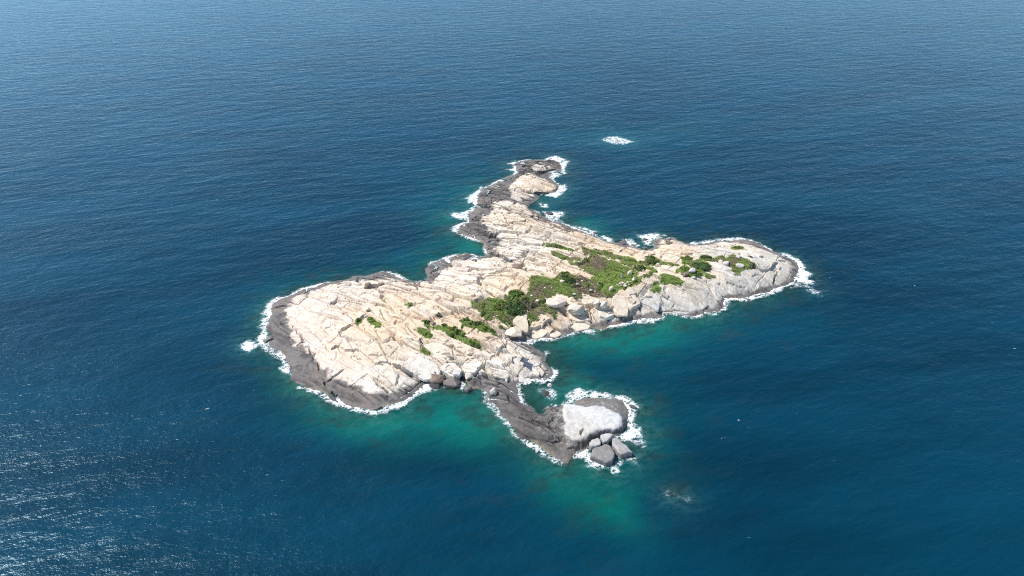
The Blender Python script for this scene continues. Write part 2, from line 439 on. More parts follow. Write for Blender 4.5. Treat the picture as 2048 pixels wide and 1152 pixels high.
# traced long cracks
CRACKS = [c6((1080,560),(1060,640),(1030,720),(980,840)), c6((1190,640),(1160,700),(1150,760)), c1((560,520),(640,660)),c1((480,600),(540,700),(575,790)),c1((600,890),(670,960),(740,1030)),c1((680,500),(840,620)),c1((980,480),(1110,545),(1200,620)),c1((350,440),(440,550),(480,620)),c1((640,330),(760,390)),c1((900,820),(1070,950)),c1((1060,540),(1130,400)),c1((820,690),(970,770)),c1((1130,900),(1140,820)),
 c5((650,560),(800,650),(920,750)),c5((690,560),(830,670),(915,740)),c5((860,600),(1000,620),(1130,640)),c5((1000,520),(1060,540)),c5((1380,600),(1420,480)),
 c7((1650,350),(1680,520)),c7((1220,490),(1350,560),(1462,652)),c7((0,380),(280,480),(560,600),(700,720)),c7((330,640),(610,770)),c7((1000,560),(1040,700)),c7((1290,170),(1560,290)),
 c2((0,440),(190,565),(330,560)),c2((480,660),(640,520)),c2((600,560),(720,600),(740,640)),c2((770,470),(730,540)),c2((900,600),(990,680)),c2((300,400),(420,470),(520,500)),c2((200,180),(420,300)),
 c6((640,330),(660,480)),c6((700,330),(560,160)),c3((440,520),(640,600),(860,640)),c3((380,700),(700,760),(960,880)),c3((500,560),(560,680)),c3((640,560),(980,700),(1300,840)),c3((400,900),(700,980),(960,1100)),c3((520,860),(800,960),(1000,1020)),c3((600,640),(900,760),(1160,830))]
for pts in CRACKS:
    w = dropxy(pts); lo = w.min(0) - 2; hi = w.max(0) + 2
    m = np.nonzero((x > lo[0]) & (x < hi[0]) & (y > lo[1]) & (y < hi[1]))[0]
    dd, _ = seg_dist(x[m] + fbm(x[m] / 2, y[m] / 2, 2, 71) * 0.7, y[m] + fbm(x[m] / 2, y[m] / 2, 2, 72) * 0.7, w, False)
    h[m] -= 1.1 * (1 - sstep(0.12, 0.5, dd)) * sstep(.35, .5, vnoise(x[m] / 4, y[m] / 4, 9))
# medium relief
h += sstep(0, 3, land) * (fbm(x / 9, y / 9, 3, 51) * 0.30 * np.clip(rough, 0.25, 1) + fbm(u / 3.0, v / 0.9, 3, 52) * 0.10 * rough)
h += fbm(x / 0.8, y / 0.8, 2, 61) * 0.05
# channel behind the broken blocks of the near platform
Hgrid = np.full(T.X.shape, -6.0)


def set_h():
    Hgrid[sel] = h


set_h()


def ground(xx, yy): return T.sample(Hgrid, np.asarray(xx, float), np.asarray(yy, float))


# ------------------------------------------------------------------ colour zones
pale_px = (
    c1((1390,180),(1310,160),(1100,125),(1050,125),(1000,140),(900,150),(830,140),(740,155),(640,175),(560,205),(470,225),(410,255),(370,290),(340,330),(325,380),(335,430),(360,470),(375,500),(350,540),(370,580),(410,620),(440,610),(490,640),(530,690),(570,760),(590,780),(640,800),(650,845),(700,850),(770,870),(800,890),(860,905),(920,935),(960,945),(1020,945),(1060,955),(1120,945),(1200,930),(1260,900),(1300,860))
    + c2((20,690),(120,705),(215,650),(250,680),(330,702),(380,690),(400,710),(450,710),(480,680),(550,690),(600,700),(690,730),(720,700),(760,740),(800,755),(880,720),(960,700),(1000,660),(990,610),(960,560),(900,530),(860,480),(800,455),(750,450),(735,446),(880,435),(900,410),(960,400),(1010,400),(1080,390),(1130,360),(1170,355),(1240,340),(1310,320),(1380,300),(1440,300))
    + c5((0,940),(60,925),(150,915),(250,890),(300,880),(360,875),(430,880),(520,895),(620,890),(680,860),(760,850),(830,830),(860,780),(880,740),(920,700),(1000,710),(1080,715),(1150,690),(1230,660),(1320,640),(1420,610),(1500,560),(1540,520),(1560,470),(1570,430),(1540,400),(1500,390),(1440,340),(1370,300),(1300,265),(1230,235),(1170,212),(1080,198),(930,202),(860,202),(740,232),(580,248),(540,230),(490,210),(440,185),(390,178),(340,195),(300,185),(250,195),(230,215),(232,255),(250,275),(200,290),(120,290),(60,262),(0,245))
    + c3((1400,850),(1330,830),(1250,790),(1160,755),(1100,730),(1040,715),(1000,700),(920,680),(860,660),(800,615),(760,600),(730,570),(690,530),(640,520),(560,490),(510,500),(440,520),(420,540),(440,560),(410,610),(350,640),(350,690),(390,720),(420,760),(500,800),(500,840),(470,880),(430,910),(480,940),(560,970),(600,1000),(560,1010),(500,970),(330,970),(330,990),(200,985),(100,1005),(60,1040),(0,1080))
)
pale2 = c3((710,270),(790,290),(870,320),(930,350),(970,375),(960,410),(900,440),(830,435),(780,420),(760,440),(800,460),(730,510),(650,500),(580,470),(600,430),(560,400),(620,330))
pale3 = c3((750,215),(800,195),(850,185),(900,210),(920,220),(900,245),(850,255),(790,245),(760,230))


def zone(polys, soft=0.5, nz=1.6, nscale=3.0, seed=5):
    best = np.full(G.X.shape, -1e9)
    for p in polys:
        w = dropxy(p)
        lo = w.min(0) - 12; hi = w.max(0) + 12
        m = (G.X > lo[0]) & (G.X < hi[0]) & (G.Y > lo[1]) & (G.Y < hi[1])
        dd, ii = seg_dist(G.X[m], G.Y[m], w)
        best[m] = np.maximum(best[m], np.where(ii, dd, -dd))
    s = G.sample(np.maximum(best, -12), x, y)
    s = s + fbm(x / nscale, y / nscale, 4, seed) * nz
    return sstep(-soft, soft, s), s


paleA, sA = zone([pale_px], 1.0, 1.8, 2.2, 5)
paleA = np.clip(paleA + (fbm(x / 0.8, y / 0.8, 3, 25, 0.7)) * 0.9 * paleA * (1 - paleA) * 2, 0, 1)
paleB, sB = zone([pale2, pale3, pale4], 0.5, 0.9, 1.5, 6)
plat, sP = zone([pale4], 0.5, 1.0, 1.6, 7)
speck = fbm(x / 0.9, y / 0.9, 4, 23, 0.7)
trans = sstep(-12, 0.0, sP) * (0.05 + 0.36 * sstep(0.0, 0.35, speck)) * sstep(0.8, 3.5, land)
pale = np.maximum(np.maximum(paleA, paleB), trans)

PINK = (0.61, 0.50, 0.42); CREAM = (0.61, 0.49, 0.36); WHITE = (0.60, 0.535, 0.455); GREY = (0.45, 0.42, 0.375); PLAT = (0.50, 0.505, 0.51); WARM = (0.58, 0.445, 0.31)
cz = [(590,620,PINK),(620,690,PINK),(680,730,PINK),(760,770,WHITE),(640,590,PINK),(700,570,WHITE),(720,660,CREAM),(800,600,CREAM),(860,600,CREAM),(780,680,CREAM),(880,690,CREAM),(840,740,WHITE),(900,640,WARM),(960,680,WARM),(930,560,WHITE),(890,545,PINK),(1000,550,CREAM),(1000,480,WHITE),(1050,500,WHITE),(1020,440,CREAM),(1080,400,CREAM),(1080,370,CREAM),(1080,330,WHITE),(1040,400,WHITE),(1100,470,WHITE),(1150,470,CREAM),(1200,490,CREAM),(1130,540,CREAM),(960,720,WHITE),(1000,720,WHITE),(1060,730,WHITE),(1040,700,WHITE),(1100,650,WARM),(1060,660,CREAM),(1180,620,CREAM),(1240,600,WARM),(1260,620,CREAM),(1220,635,WHITE),(1290,600,GREY),(1340,610,GREY),(1400,600,GREY),(1340,490,CREAM),(1370,500,CREAM),(1320,550,CREAM),(1340,540,CREAM),(1420,500,GREY),(1460,495,WHITE),(1480,550,GREY),(1530,540,GREY),(1560,550,GREY),(1440,560,WHITE),(1500,580,GREY),(1180,830,PLAT),(1220,840,PLAT),(1150,820,PLAT),(1190,890,GREY)]
CZ = rbf([drop(a, b)[:2] for a, b, _ in cz], [c for *_, c in cz], GC.X, GC.Y, 1.0)
tint = np.stack([GC.sample(CZ[..., k], x, y) for k in range(3)], -1)
tint = np.clip(tint * np.array([1.01, 0.985, 0.945]), 0.15, 0.64); tint = tint * 0.84 + tint.mean(1, keepdims=True) * 0.16
# iron staining, pale quartz-bleached patches, streaks along the slabs
st = sstep(0.05, 0.5, fbm(x / 7, y / 7, 5, 81, 0.6))[:, None]
tint = tint * (1 - 0.4 * st) + tint * np.array([0.98, 0.89, 0.77]) * 0.4 * st
wh = sstep(0.1, 0.55, fbm(u / 9, v / 3.5, 5, 83, 0.6))[:, None]
tint = tint * (1 - 0.5 * wh) + np.array([0.62, 0.58, 0.54]) * 0.5 * wh
gr = (sstep(0.22, 0.6, fbm(u / 6, v / 2.0, 5, 85, 0.65)) * np.clip(rough * 1.3, 0, 1))[:, None]
tint = tint * (1 - 0.35 * gr) + np.array([0.34, 0.31, 0.28]) * 0.35 * gr
spk = sstep(0.42, 0.62, fbm(x / 0.8, y / 0.8, 3, 87, 0.7))[:, None] * np.clip(rough, 0, 1)[:, None]
tint = tint * (1 - 0.38 * spk) + np.array([0.22, 0.19, 0.16]) * 0.38 * spk
# dark band of the wave-washed rock: black-grey algae, browner patches, an ochre fringe at the waterline
dark = np.zeros((len(x), 3)) + np.array([0.150, 0.137, 0.130])
br = sstep(-0.1, 0.45, fbm(x / 6, y / 6, 4, 91))[:, None]
dark = dark * (1 - 0.7 * br) + np.array([0.178, 0.150, 0.128]) * 0.7 * br
bk = sstep(0.0, 0.4, fbm(u / 7, v / 2.2, 5, 93, 0.6))[:, None]
dark = dark * (1 - 0.8 * bk) + np.array([0.066, 0.061, 0.060]) * 0.8 * bk
_s = P(1075, 850, 2.0)
dark = dark * (1 - 0.42 * np.exp(-((x - _s[0]) / 14) ** 2 - ((y - _s[1]) / 13) ** 2))[:, None]
fr = (sstep(1.4, 0.2, land) * sstep(0.0, 0.35, fbm(x / 8, y / 8, 3, 95)))[:, None]
dark = dark * (1 - 0.6 * fr) + np.array([0.25, 0.195, 0.13]) * 0.6 * fr
pale = pale * sstep(0.35, 1.25, h + fbm(x / 2.0, y / 2.0, 4, 27) * 0.55)
colour = dark * (1 - pale[:, None]) + tint * pale[:, None]
# seabed: pale sand between weedy rock
sea = (land <= 0)
bed = np.zeros((len(x), 3)) + np.array([0.10, 0.085, 0.06])
sand = sstep(-0.1, 0.3, fbm(x / 6, y / 6, 4, 97))[:, None]
bed = bed * (1 - sand) + np.array([0.20, 0.19, 0.13]) * sand
colour = np.where(sea[:, None], bed, colour)

# ------------------------------------------------------------------ plant cover zones
veg_px = [
 c4((0,690),(100,670),(200,690),(280,670),(400,600),(560,650),(700,690),(750,640),(600,560),(560,520),(640,520),(480,500),(440,470),(560,470),(650,440),(720,380),(800,400),(900,470),(1000,480),(1040,520),(1100,555),(1200,560),(1230,640),(1275,670),(1260,720),(1190,750),(1090,790),(1010,820),(930,870),(850,890),(740,880),(640,860),(590,930),(500,900),(380,860),(300,850),(240,890),(170,950),(120,960),(0,900)),
 c4((150,270),(220,275),(330,285),(450,320),(520,340),(500,350),(400,325),(280,300),(200,290)),
 c4((250,360),(300,365),(400,400),(480,430),(600,430),(560,460),(450,450),(350,420),(270,390)),
 c4((610,310),(700,330),(760,340),(880,360),(960,390),(1010,420),(1130,430),(1230,470),(1300,500),(1290,530),(1180,530),(1100,500),(1040,460),(940,430),(860,390),(760,370),(640,380),(620,350)),
 c4((1310,480),(1370,440),(1400,410),(1430,430),(1520,480),(1600,500),(1720,520),(1700,530),(1560,510),(1430,520),(1330,515)),
 c4((1200,540),(1300,540),(1420,560),(1440,600),(1360,650),(1300,650),(1400,600),(1330,570),(1220,570)),
 c4((1510,660),(1560,640),(1640,650),(1720,690),(1728,740),(1640,730),(1540,730)),
 c4((1400,780),(1440,760),(1500,780),(1480,830),(1410,850)),
 c5((490,350),(560,340),(600,370),(590,410),(520,410)),
 c5((590,390),(680,375),(740,420),(780,430),(740,480),(700,520),(640,540),(590,500)),
 c5((670,350),(760,345),(800,360),(890,345),(920,370),(990,340),(1060,355),(1120,390),(1200,450),(1110,470),(1050,500),(1020,500),(960,450),(930,410),(870,380),(760,380),(690,375)),
 c5((980,260),(1060,260),(1080,275),(1000,275)),
 c5((460,470),(540,440),(600,450),(640,540),(560,540),(460,500)),
 c5((300,560),(360,540),(440,580),(510,600),(480,620),(380,610),(310,590)),
 c5((200,690),(220,620),(260,580),(290,620),(270,690)),
 c5((720,520),(830,525),(820,545),(730,545)),
 [(942,605),(951,619),(972,635)] + c8((100,900),(200,870),(340,930),(480,1000),(600,1050),(680,1020),(600,1000),(640,900),(760,880),(900,760),(1000,720),(950,830),(980,950),(1000,1040),(1110,980),(1220,920),(1230,850),(1360,770),(1440,800),(1560,880),(1600,850),(1600,780),(1550,670),(1430,610),(1370,540),(1440,490),(1500,440),(1400,380),(1300,350),(1100,320),(1000,330),(850,310),(760,250),(620,255),(540,350),(480,470),(300,400),(140,380),(0,400)),
 c8((340,1080),(420,1040),(560,1080),(500,1130),(400,1130)),
 c2((370,290),(400,275),(450,290),(540,310),(600,360),(630,390),(540,370),(460,340),(400,330)),
 c2((90,290),(130,285),(150,330),(240,320),(330,340),(380,390),(350,410),(280,390),(190,345),(130,330)),
 c2((70,350),(110,360),(160,400),(140,430),(90,390)),
 c2((360,410),(430,430),(490,450),(510,470),(440,460),(380,430)),
 c1((910,400),(980,430),(1010,475),(980,475),(920,430)),
 c1((835,440),(870,430),(860,455),(840,455)),
 c1((1190,310),(1230,315),(1225,330)), c1((1020,265),(1045,280),(1040,292)), c2((85,500),(130,520),(125,532)), c3((820,1110),(860,1105),(840,1120)),
]
veg, sV = zone(veg_px, 0.35, 1.3, 1.6, 13)
veg = sstep(-0.35, 0.35, sV + 0.45)
# which plants: bright creeping green, dull green grass, brown heath
gz = [(1225,560,1.0),(1240,545,.9),(1210,580,.9),(1130,585,1.0),(1120,570,.95),(1090,565,.7),(1100,575,.4),(1150,580,.0),(1170,590,.0),(1180,515,.0),(1190,530,.0),(1165,555,.1),(1200,520,.1),(1150,575,.1),(1230,510,.6),(1260,520,.55),(1140,515,.5),(1110,500,.5),(1210,595,.1),(1340,560,1.0),(1350,565,1.),(1310,575,.6),(1400,530,.7),(1460,520,.3),(1465,535,.25),(1490,520,.6),(1500,530,.6),(1000,600,.6),(980,610,.5),(965,600,.35),(1020,590,.7),(1050,600,.4),(1062,612,.1),(1080,620,.6),(1100,625,.5),(1085,590,.1),(900,650,.8),(940,680,.9),(745,640,.9),(990,635,.6),(1250,565,.6),(1300,530,.6),(1390,550,.6)]
GZ = rbf([drop(a, b)[:2] for a, b, _ in gz], [c for *_, c in gz], GC.X, GC.Y, 0.5)
gval = np.clip(GC.sample(GZ, x, y) + 0.08 + fbm(x / 3.5, y / 3.5, 5, 15, 0.6) * 0.8, 0, 1)
soil = np.array([0.22, 0.178, 0.125]) * (1 + 0.25 * fbm(x / 2, y / 2, 3, 19))[:, None]
turf = np.array([0.14, 0.195, 0.055]) * (1 + 0.3 * fbm(x / 1.5, y / 1.5, 3, 20))[:, None]
gm = sstep(0.25, 0.6, gval)[:, None]
ground_c = soil * (1 - gm) + turf * gm
colour = colour * (1 - veg[:, None]) + ground_c * veg[:, None]
h = h - veg * amp * 0.0 + veg * 0.10
set_h()

rock_mat = rock_material("weathered_granite")
idx = np.full(T.X.shape, -1, np.int64); idx[sel] = np.arange(sel.sum())
q = np.stack([idx[:-1, :-1], idx[:-1, 1:], idx[1:, 1:], idx[1:, :-1]], -1).reshape(-1, 4)
q = q[(q >= 0).all(1)]
me = make_mesh("island", np.stack([x, y, h], -1), q, rock_mat, False)
col_attr(me, "rock_colour", np.clip(colour, 0.02, 0.7))
island = add_obj("island", me, kind="structure", label="pale granite island with dark wave-washed rim and a green saddle", category="island")

# ------------------------------------------------------------------ the sea
foam_px = [
 (c1((10,605),(60,585),(110,590),(120,630),(70,658),(30,640)), 1.0),
 (c3((85,610),(130,600),(200,610),(235,640),(200,655),(120,640)), .9), (c3((90,735),(150,690),(190,690),(150,760),(110,755)), .9),
 ([(1206,280),(1215,274),(1235,273),(1255,280),(1268,283),(1250,289),(1230,288),(1212,284)], .62),
 (c3((985,190),(1030,165),(1060,175),(1030,220),(1035,275),(1000,275),(1000,230)), .95), (c3((880,455),(960,430),(980,375),(1030,365),(1035,400),(1000,450),(950,470)), .95),
 (c3((920,270),(960,265),(1000,280),(930,330),(970,360),(940,345),(905,310)), .85), (c3((860,590),(930,590),(1010,595),(1010,630),(950,640),(1000,670),(930,670),(870,640)), .75), (c3((820,520),(880,530),(885,550),(830,550)), .8),
 (c3((900,140),(960,130),(1040,165),(985,190),(940,160),(870,160)), .9), (c3((560,195),(620,175),(640,180),(605,200)), .9), (c3((545,240),(600,235),(620,240),(605,255)), .8),
 (c3((220,480),(300,420),(340,390),(350,405),(310,450),(300,500),(250,520)), .95), (c3((180,600),(240,570),(290,540),(290,585),(240,595),(235,650),(200,640)), .7),
 (c3((1110,715),(1180,720),(1290,755),(1290,790),(1180,745)), .7), (c3((1330,790),(1400,810),(1440,840),(1380,840)), .9), (c3((1500,820),(1570,820),(1640,870),(1600,880),(1540,850)), .8),
 (c4((1230,180),(1310,170),(1460,150),(1560,180),(1480,200),(1410,240),(1390,300),(1330,270),(1280,220)), .8),
 (c5((560,240),(600,215),(660,215),(860,180),(1040,170),(1130,180),(1230,220),(1170,210),(1080,192),(860,198),(730,228)), .8),
 (c5((1440,320),(1520,330),(1600,370),(1660,430),(1680,490),(1740,515),(1735,540),(1700,550),(1720,575),(1770,590),(1750,615),(1690,605),(1620,595),(1600,560),(1620,480),(1600,405),(1500,355)), 1.0),
 (c5((1560,600),(1620,590),(1650,620),(1750,640),(1770,680),(1850,690),(1800,715),(1730,700),(1660,650),(1560,650)), .45),
 (c5((1060,770),(1130,745),(1280,715),(1420,655),(1460,670),(1380,700),(1280,735),(1180,760),(1080,775)), .8), (c5((900,860),(910,790),(940,765),(950,790),(920,850),(850,900),(760,910),(840,885)), .85),
 (c5((0,985),(60,965),(150,945),(250,940),(300,950),(220,985),(120,985),(40,990)), .75), (c5((420,905),(560,920),(660,940),(720,900),(700,930),(640,945),(540,940)), .5),
 (c7((1290,700),(1380,680),(1460,670),(1640,620),(1760,650),(1700,690),(1560,670),(1420,710),(1300,730)), .7), (c7((840,810),(950,770),(1100,740),(1220,750),(1120,780),(960,800),(900,830)), .7), (c7((1800,640),(1900,590),(2040,550),(2048,570),(1900,620)), .7),
 (c6((690,100),(720,90),(725,110),(710,120)), .9), (c6((765,250),(790,255),(800,300),(770,320),(700,345),(640,350),(720,325),(775,290)), .9), (c6((640,410),(700,400),(740,400),(800,440),(790,480),(740,490),(700,460)), .55),
 (c6((760,545),(830,520),(880,500),(900,440),(960,405),(1050,420),(1200,440),(1300,460),(1400,490),(1475,550),(1450,580),(1390,520),(1250,480),(1000,478),(930,520),(840,545)), .8),
 (c6((1390,580),(1440,560),(1440,620),(1400,690),(1470,720),(1490,790),(1440,820),(1360,820),(1300,800),(1370,745),(1400,650)), 1.0), (c6((1400,800),(1500,820),(1540,880),(1520,900),(1440,860)), .5),
 (c6((930,980),(980,930),(1060,890),(1070,950),(1100,990),(1180,1040),(1130,1060),(1040,1010),(1030,980),(960,960)), .85), (c6((1290,970),(1390,960),(1460,950),(1450,1020),(1380,1000),(1310,1010)), .6), (c6((1225,1035),(1280,1020),(1295,1060),(1280,1085)), .95),
 (c6((300,620),(370,640),(410,690),(440,740),(500,800),(560,835),(660,880),(700,930),(840,1000),(850,1018),(760,1000),(640,910),(540,850),(450,790),(380,680)), .8), (c6((430,660),(510,650),(500,690),(480,790),(440,760),(470,710)), .6), (c6((180,400),(230,420),(280,500),(300,600),(230,560),(200,470)), .5),
 (c2((20,800),(100,760),(130,730),(160,780),(260,765),(130,800),(40,830)), .9), (c2((370,735),(390,740),(380,790),(360,780)), .8), (c2((520,790),(560,790),(560,890),(600,920),(560,910),(530,860)), .6),
 (c1((420,925),(480,915),(530,935),(620,970),(740,1035),(860,1070),(970,1080),(1060,1060),(1170,1015),(1290,930),(1340,900),(1380,930),(1250,990),(1200,1045),(1080,1075),(980,1110),(840,1095),(700,1050),(620,1000),(500,945)), .9),
 (c1((200,640),(260,660),(320,700),(360,780),(350,830),(310,780),(300,710),(210,665),(130,600),(120,570),(160,520),(150,480),(180,400),(190,480),(190,520),(180,600)), .9),
 (crop(16.458, 1300, 960, [(430,330),(560,380),(700,540),(860,500),(1050,540),(1280,640),(1200,690),(1000,620),(700,600),(480,600)]), .32),
 (c1((160,390),(200,330),(230,280),(280,265),(250,310),(210,360),(190,420)), .8),
]
shal_pts = [(560,760,.5),(640,830,.6),(720,860,.8),(800,850,.9),(870,820,.95),(920,850,.9),(980,880,.8),(860,900,.5),(700,910,.25),(1020,920,.45),(1080,960,.6),(1150,980,.75),(1220,1010,.85),(1260,1040,.75),(1300,1020,.4),(1200,1080,.3),(900,960,.05),(1000,1000,.05),(600,900,.05),(1120,700,1.),(1180,690,1.),(1260,680,.9),(1340,670,.7),(1420,660,.5),(1500,630,.35),(1130,740,.6),(1200,740,.35),(1150,760,.85),(1120,775,.8),(1200,770,.55),(1300,740,.3),(1320,800,.4),(1330,880,.45),(1340,950,.35),(1400,720,.2),(1500,700,.1),(1400,900,.12),(1500,900,0),(500,690,.35),(470,720,.15),(520,640,.4),(540,600,.4),(600,570,.4),(700,550,.4),(440,640,.05),(860,560,.85),(840,540,.6),(930,490,.8),(955,500,.9),(900,400,.4),(935,370,.6),(890,440,.7),(950,340,.3),(1110,400,.5),(1170,445,.7),(1105,370,.4),(1150,420,.25),(1250,460,.2),(1270,480,.4),(1200,290,.3),(1240,283,.4),(300,600,0),(300,900,0),(600,400,0),(900,250,0),(1200,350,.05),(1500,400,0),(1800,600,0),(1700,900,0),(1400,1100,.05),(1100,1150,0),(700,1100,0),(300,300,0),(1700,550,0),(1620,590,.25),(1000,1100,0),(1600,750,0),(800,470,.05),(700,500,.05),(1350,430,0),(600,1000,0),(450,800,0),(1250,900,.6),(1400,1000,.2),(100,1100,0),(1900,1100,0),(1900,300,0),(100,400,0)]
SH = rbf([P(a, b, 0) for a, b, _ in shal_pts], [c for *_, c in shal_pts], GC.X, GC.Y, 2.0)

DW = 0.55
core_x = np.arange(X0 - 8, X1 + 8, DW); core_y = np.arange(Y0 - 8, Y1 + 30, DW)


def tails(core, lo, hi):
    a = [core[0]]; s = DW
    while a[-1] > lo: s *= 1.22; a.append(a[-1] - s)
    b = [core[-1]]; s = DW
    while b[-1] < hi: s *= 1.22; b.append(b[-1] + s)
    return np.array(a[:0:-1] + list(core) + b[1:])


gx = tails(core_x, -6000, 6000); gy = tails(core_y, -1500, 9000)
SX, SY = np.meshgrid(gx, gy)
sx = SX.ravel(); sy = SY.ravel()
inb = (sx > G.x0) & (sx < G.X.max()) & (sy > G.y0) & (sy < G.Y.max())
ds = np.full(sx.shape, -200.0); ds[inb] = G.sample(SD, sx[inb], sy[inb])
edge = np.minimum.reduce([sx - G.x0, G.X.max() - sx, sy - G.y0, G.Y.max() - sy])
shal = np.zeros(sx.shape); shal[inb] = GC.sample(SH, sx[inb], sy[inb])
shal = np.clip(shal, 0, 1) * sstep(0, 25, edge)
shal = np.clip(shal + 0.30 * np.exp(np.minimum(ds, 0) / 6.5) * (ds > -60), 0, 1)
shal = np.clip(shal, 0, 1) ** 1.9 * (1 + 0.6 * fbm(sx / 14, sy / 9, 5, 101, 0.6)); shal = np.clip(shal, 0, 1)
clear = np.exp(np.minimum(ds, 0) / 6.0)
reef = sstep(0.0, 0.35, fbm(sx / 7, sy / 5, 5, 117, 0.6) + 0.35 * np.exp(np.minimum(ds, 0) / 8.0) - 0.12) * np.exp(np.minimum(ds, 0) / 16.0) * (ds > -70)
_r = P(1352, 982, 0.0); reef = np.maximum(reef, np.exp(-((sx - _r[0]) / 5.0) ** 2 - ((sy - _r[1]) / 4.5) ** 2) * (0.75 + 0.4 * fbm(sx / 3, sy / 3, 3, 119)))
reef = np.clip(reef, 0, 1)
foam = np.zeros(sx.shape)
for p, a in foam_px:
    w = P(np.array(p)[:, 0], np.array(p)[:, 1], 0.0)
    lo = w.min(0) - 6; hi = w.max(0) + 6
    m = np.nonzero((sx > lo[0]) & (sx < hi[0]) & (sy > lo[1]) & (sy < hi[1]))[0]
    dd, ii = seg_dist(sx[m], sy[m], w)
    s = np.where(ii, dd, -dd)
    foam[m] = np.maximum(foam[m], 0.84 * a * sstep(-1.7, 1.5, s + fbm(sx[m] / 2.2, sy[m] / 2.2, 3, 107) * 1.2))
rim = np.exp(-np.abs(np.minimum(ds, 0)) / (0.45 + 0.7 * (0.5 + 0.5 * fbm(sx / 11, sy / 11, 2, 109)))) * np.clip(0.40 + 1.1 * fbm(sx / 10, sy / 10, 3, 111), 0.03, 0.95)
foam = np.clip(np.maximum(foam, rim * (ds > -12)), 0, 1)
wash = np.zeros(sx.shape)
for p, a in foam_px:
    w = P(np.array(p)[:, 0], np.array(p)[:, 1], 0.0)
    lo = w.min(0) - 12; hi = w.max(0) + 12
    m = np.nonzero((sx > lo[0]) & (sx < hi[0]) & (sy > lo[1]) & (sy < hi[1]))[0]
    dd, ii = seg_dist(sx[m], sy[m], w)
    wash[m] = np.maximum(wash[m], a * np.exp(-np.where(ii, 0, dd) / 2.6) * (dd < 11))
wash = np.clip(wash * 0.8, 0, 0.85)
sz = foam * (0.12 + 0.22 * np.clip(fbm(sx / 1.6, sy / 1.6, 3, 113), 0, 1))
keepv = ds < 5.0
idx = np.full(sx.shape, -1, np.int64); idx[keepv] = np.arange(keepv.sum()); idx = idx.reshape(SX.shape)
q = np.stack([idx[:-1, :-1], idx[:-1, 1:], idx[1:, 1:], idx[1:, :-1]], -1).reshape(-1, 4)
q = q[(q >= 0).all(1)]

m, nd, lk = mat_new("sea_water")
for n in list(nd):
    if n.type != 'OUTPUT_MATERIAL': nd.remove(n)
out = nd["Material Output"]
co = nd.new("ShaderNodeNewGeometry").outputs["Position"]


def attr(name):
    a = nd.new("ShaderNodeAttribute"); a.attribute_name = name; return a.outputs["Fac"]


def mapped(rot, sx_, sy_):
    """world xy turned so that crests run along rot degrees, sx_ / sy_ cycles per metre along / across them"""
    mp = nd.new("ShaderNodeMapping"); mp.vector_type = 'TEXTURE'; mp.inputs["Rotation"].default_value = (0, 0, R(rot)); mp.inputs["Scale"].default_value = (1 / sx_, 1 / sy_, 1000.0)
    lk.new(co, mp.inputs["Vector"]); return mp.outputs[0]


a_rf = attr("reef")
a_sh, a_fo, a_cl = attr("shallow"), attr("foam"), attr("clear")
# colour of the water body
mixc = nd.new("ShaderNodeMix"); mixc.data_type = 'RGBA'
mixc.inputs["A"].default_value = (0.0003, 0.027, 0.050, 1)
mixc.inputs["B"].default_value = (0.001, 0.104, 0.084, 1)
lk.new(a_sh, mixc.inputs["Factor"])
nbig = noise_n(nd, lk, mapped(8, 0.009, 0.030), 1.0, 4, 0.55)
vb = nd.new("ShaderNodeVectorMath"); vb.operation = 'SCALE'
mixr = nd.new("ShaderNodeMix"); mixr.data_type = 'RGBA'
mixr.inputs["B"].default_value = (0.014, 0.030, 0.024, 1)
lk.new(math_n(nd, lk, 'MULTIPLY', a_rf, 0.8), mixr.inputs["Factor"]); lk.new(mixc.outputs["Result"], mixr.inputs["A"])
mixw = nd.new("ShaderNodeMix"); mixw.data_type = 'RGBA'
mixw.inputs["B"].default_value = (0.10, 0.26, 0.25, 1)
lk.new(math_n(nd, lk, 'MULTIPLY', attr("wash"), ramp_n(nd, lk, noise_n(nd, lk, mapped(10, 0.35, 0.5), 1.0, 5, 0.65), 0.35, 0.7)), mixw.inputs["Factor"]); lk.new(mixr.outputs["Result"], mixw.inputs["A"])
lk.new(mixw.outputs["Result"], vb.inputs[0]); lk.new(ramp_n(nd, lk, nbig, 0.3, 0.7, 0.72, 1.25), vb.inputs["Scale"])
# waves: swell, chop, ripples
w1 = noise_n(nd, lk, mapped(16, 0.055, 0.14), 1.0, 2, 0.5)
w2 = noise_n(nd, lk, mapped(22, 0.20, 0.40), 1.0, 3, 0.6)
w3 = noise_n(nd, lk, mapped(8, 0.75, 1.35), 1.0, 4, 0.65)
hsum = math_n(nd, lk, 'ADD', math_n(nd, lk, 'MULTIPLY', w1, 0.62), math_n(nd, lk, 'ADD', math_n(nd, lk, 'MULTIPLY', w2, 0.34), math_n(nd, lk, 'MULTIPLY', w3, ramp_n(nd, lk, noise_n(nd, lk, mapped(30, 0.011, 0.02), 1.0, 3, 0.5), 0.3, 0.7, 0.11, 0.17))))
bp = nd.new("ShaderNodeBump"); bp.inputs["Strength"].default_value = 1.0; bp.inputs["Distance"].default_value = 1.0
lk.new(hsum, bp.inputs["Height"])
dif = nd.new("ShaderNodeBsdfDiffuse"); lk.new(vb.outputs[0], dif.inputs["Color"])
bp2 = nd.new("ShaderNodeBump"); bp2.inputs["Strength"].default_value = 1.0; bp2.inputs["Distance"].default_value = 1.25
lk.new(hsum, bp2.inputs["Height"]); lk.new(bp2.outputs[0], dif.inputs["Normal"])
tr = nd.new("ShaderNodeBsdfTransparent"); tr.inputs["Color"].default_value = (0.45, 0.85, 0.80, 1)
mx1 = nd.new("ShaderNodeMixShader"); lk.new(math_n(nd, lk, 'MULTIPLY', a_cl, 0.75), mx1.inputs[0]); lk.new(dif.outputs[0], mx1.inputs[1]); lk.new(tr.outputs[0], mx1.inputs[2])
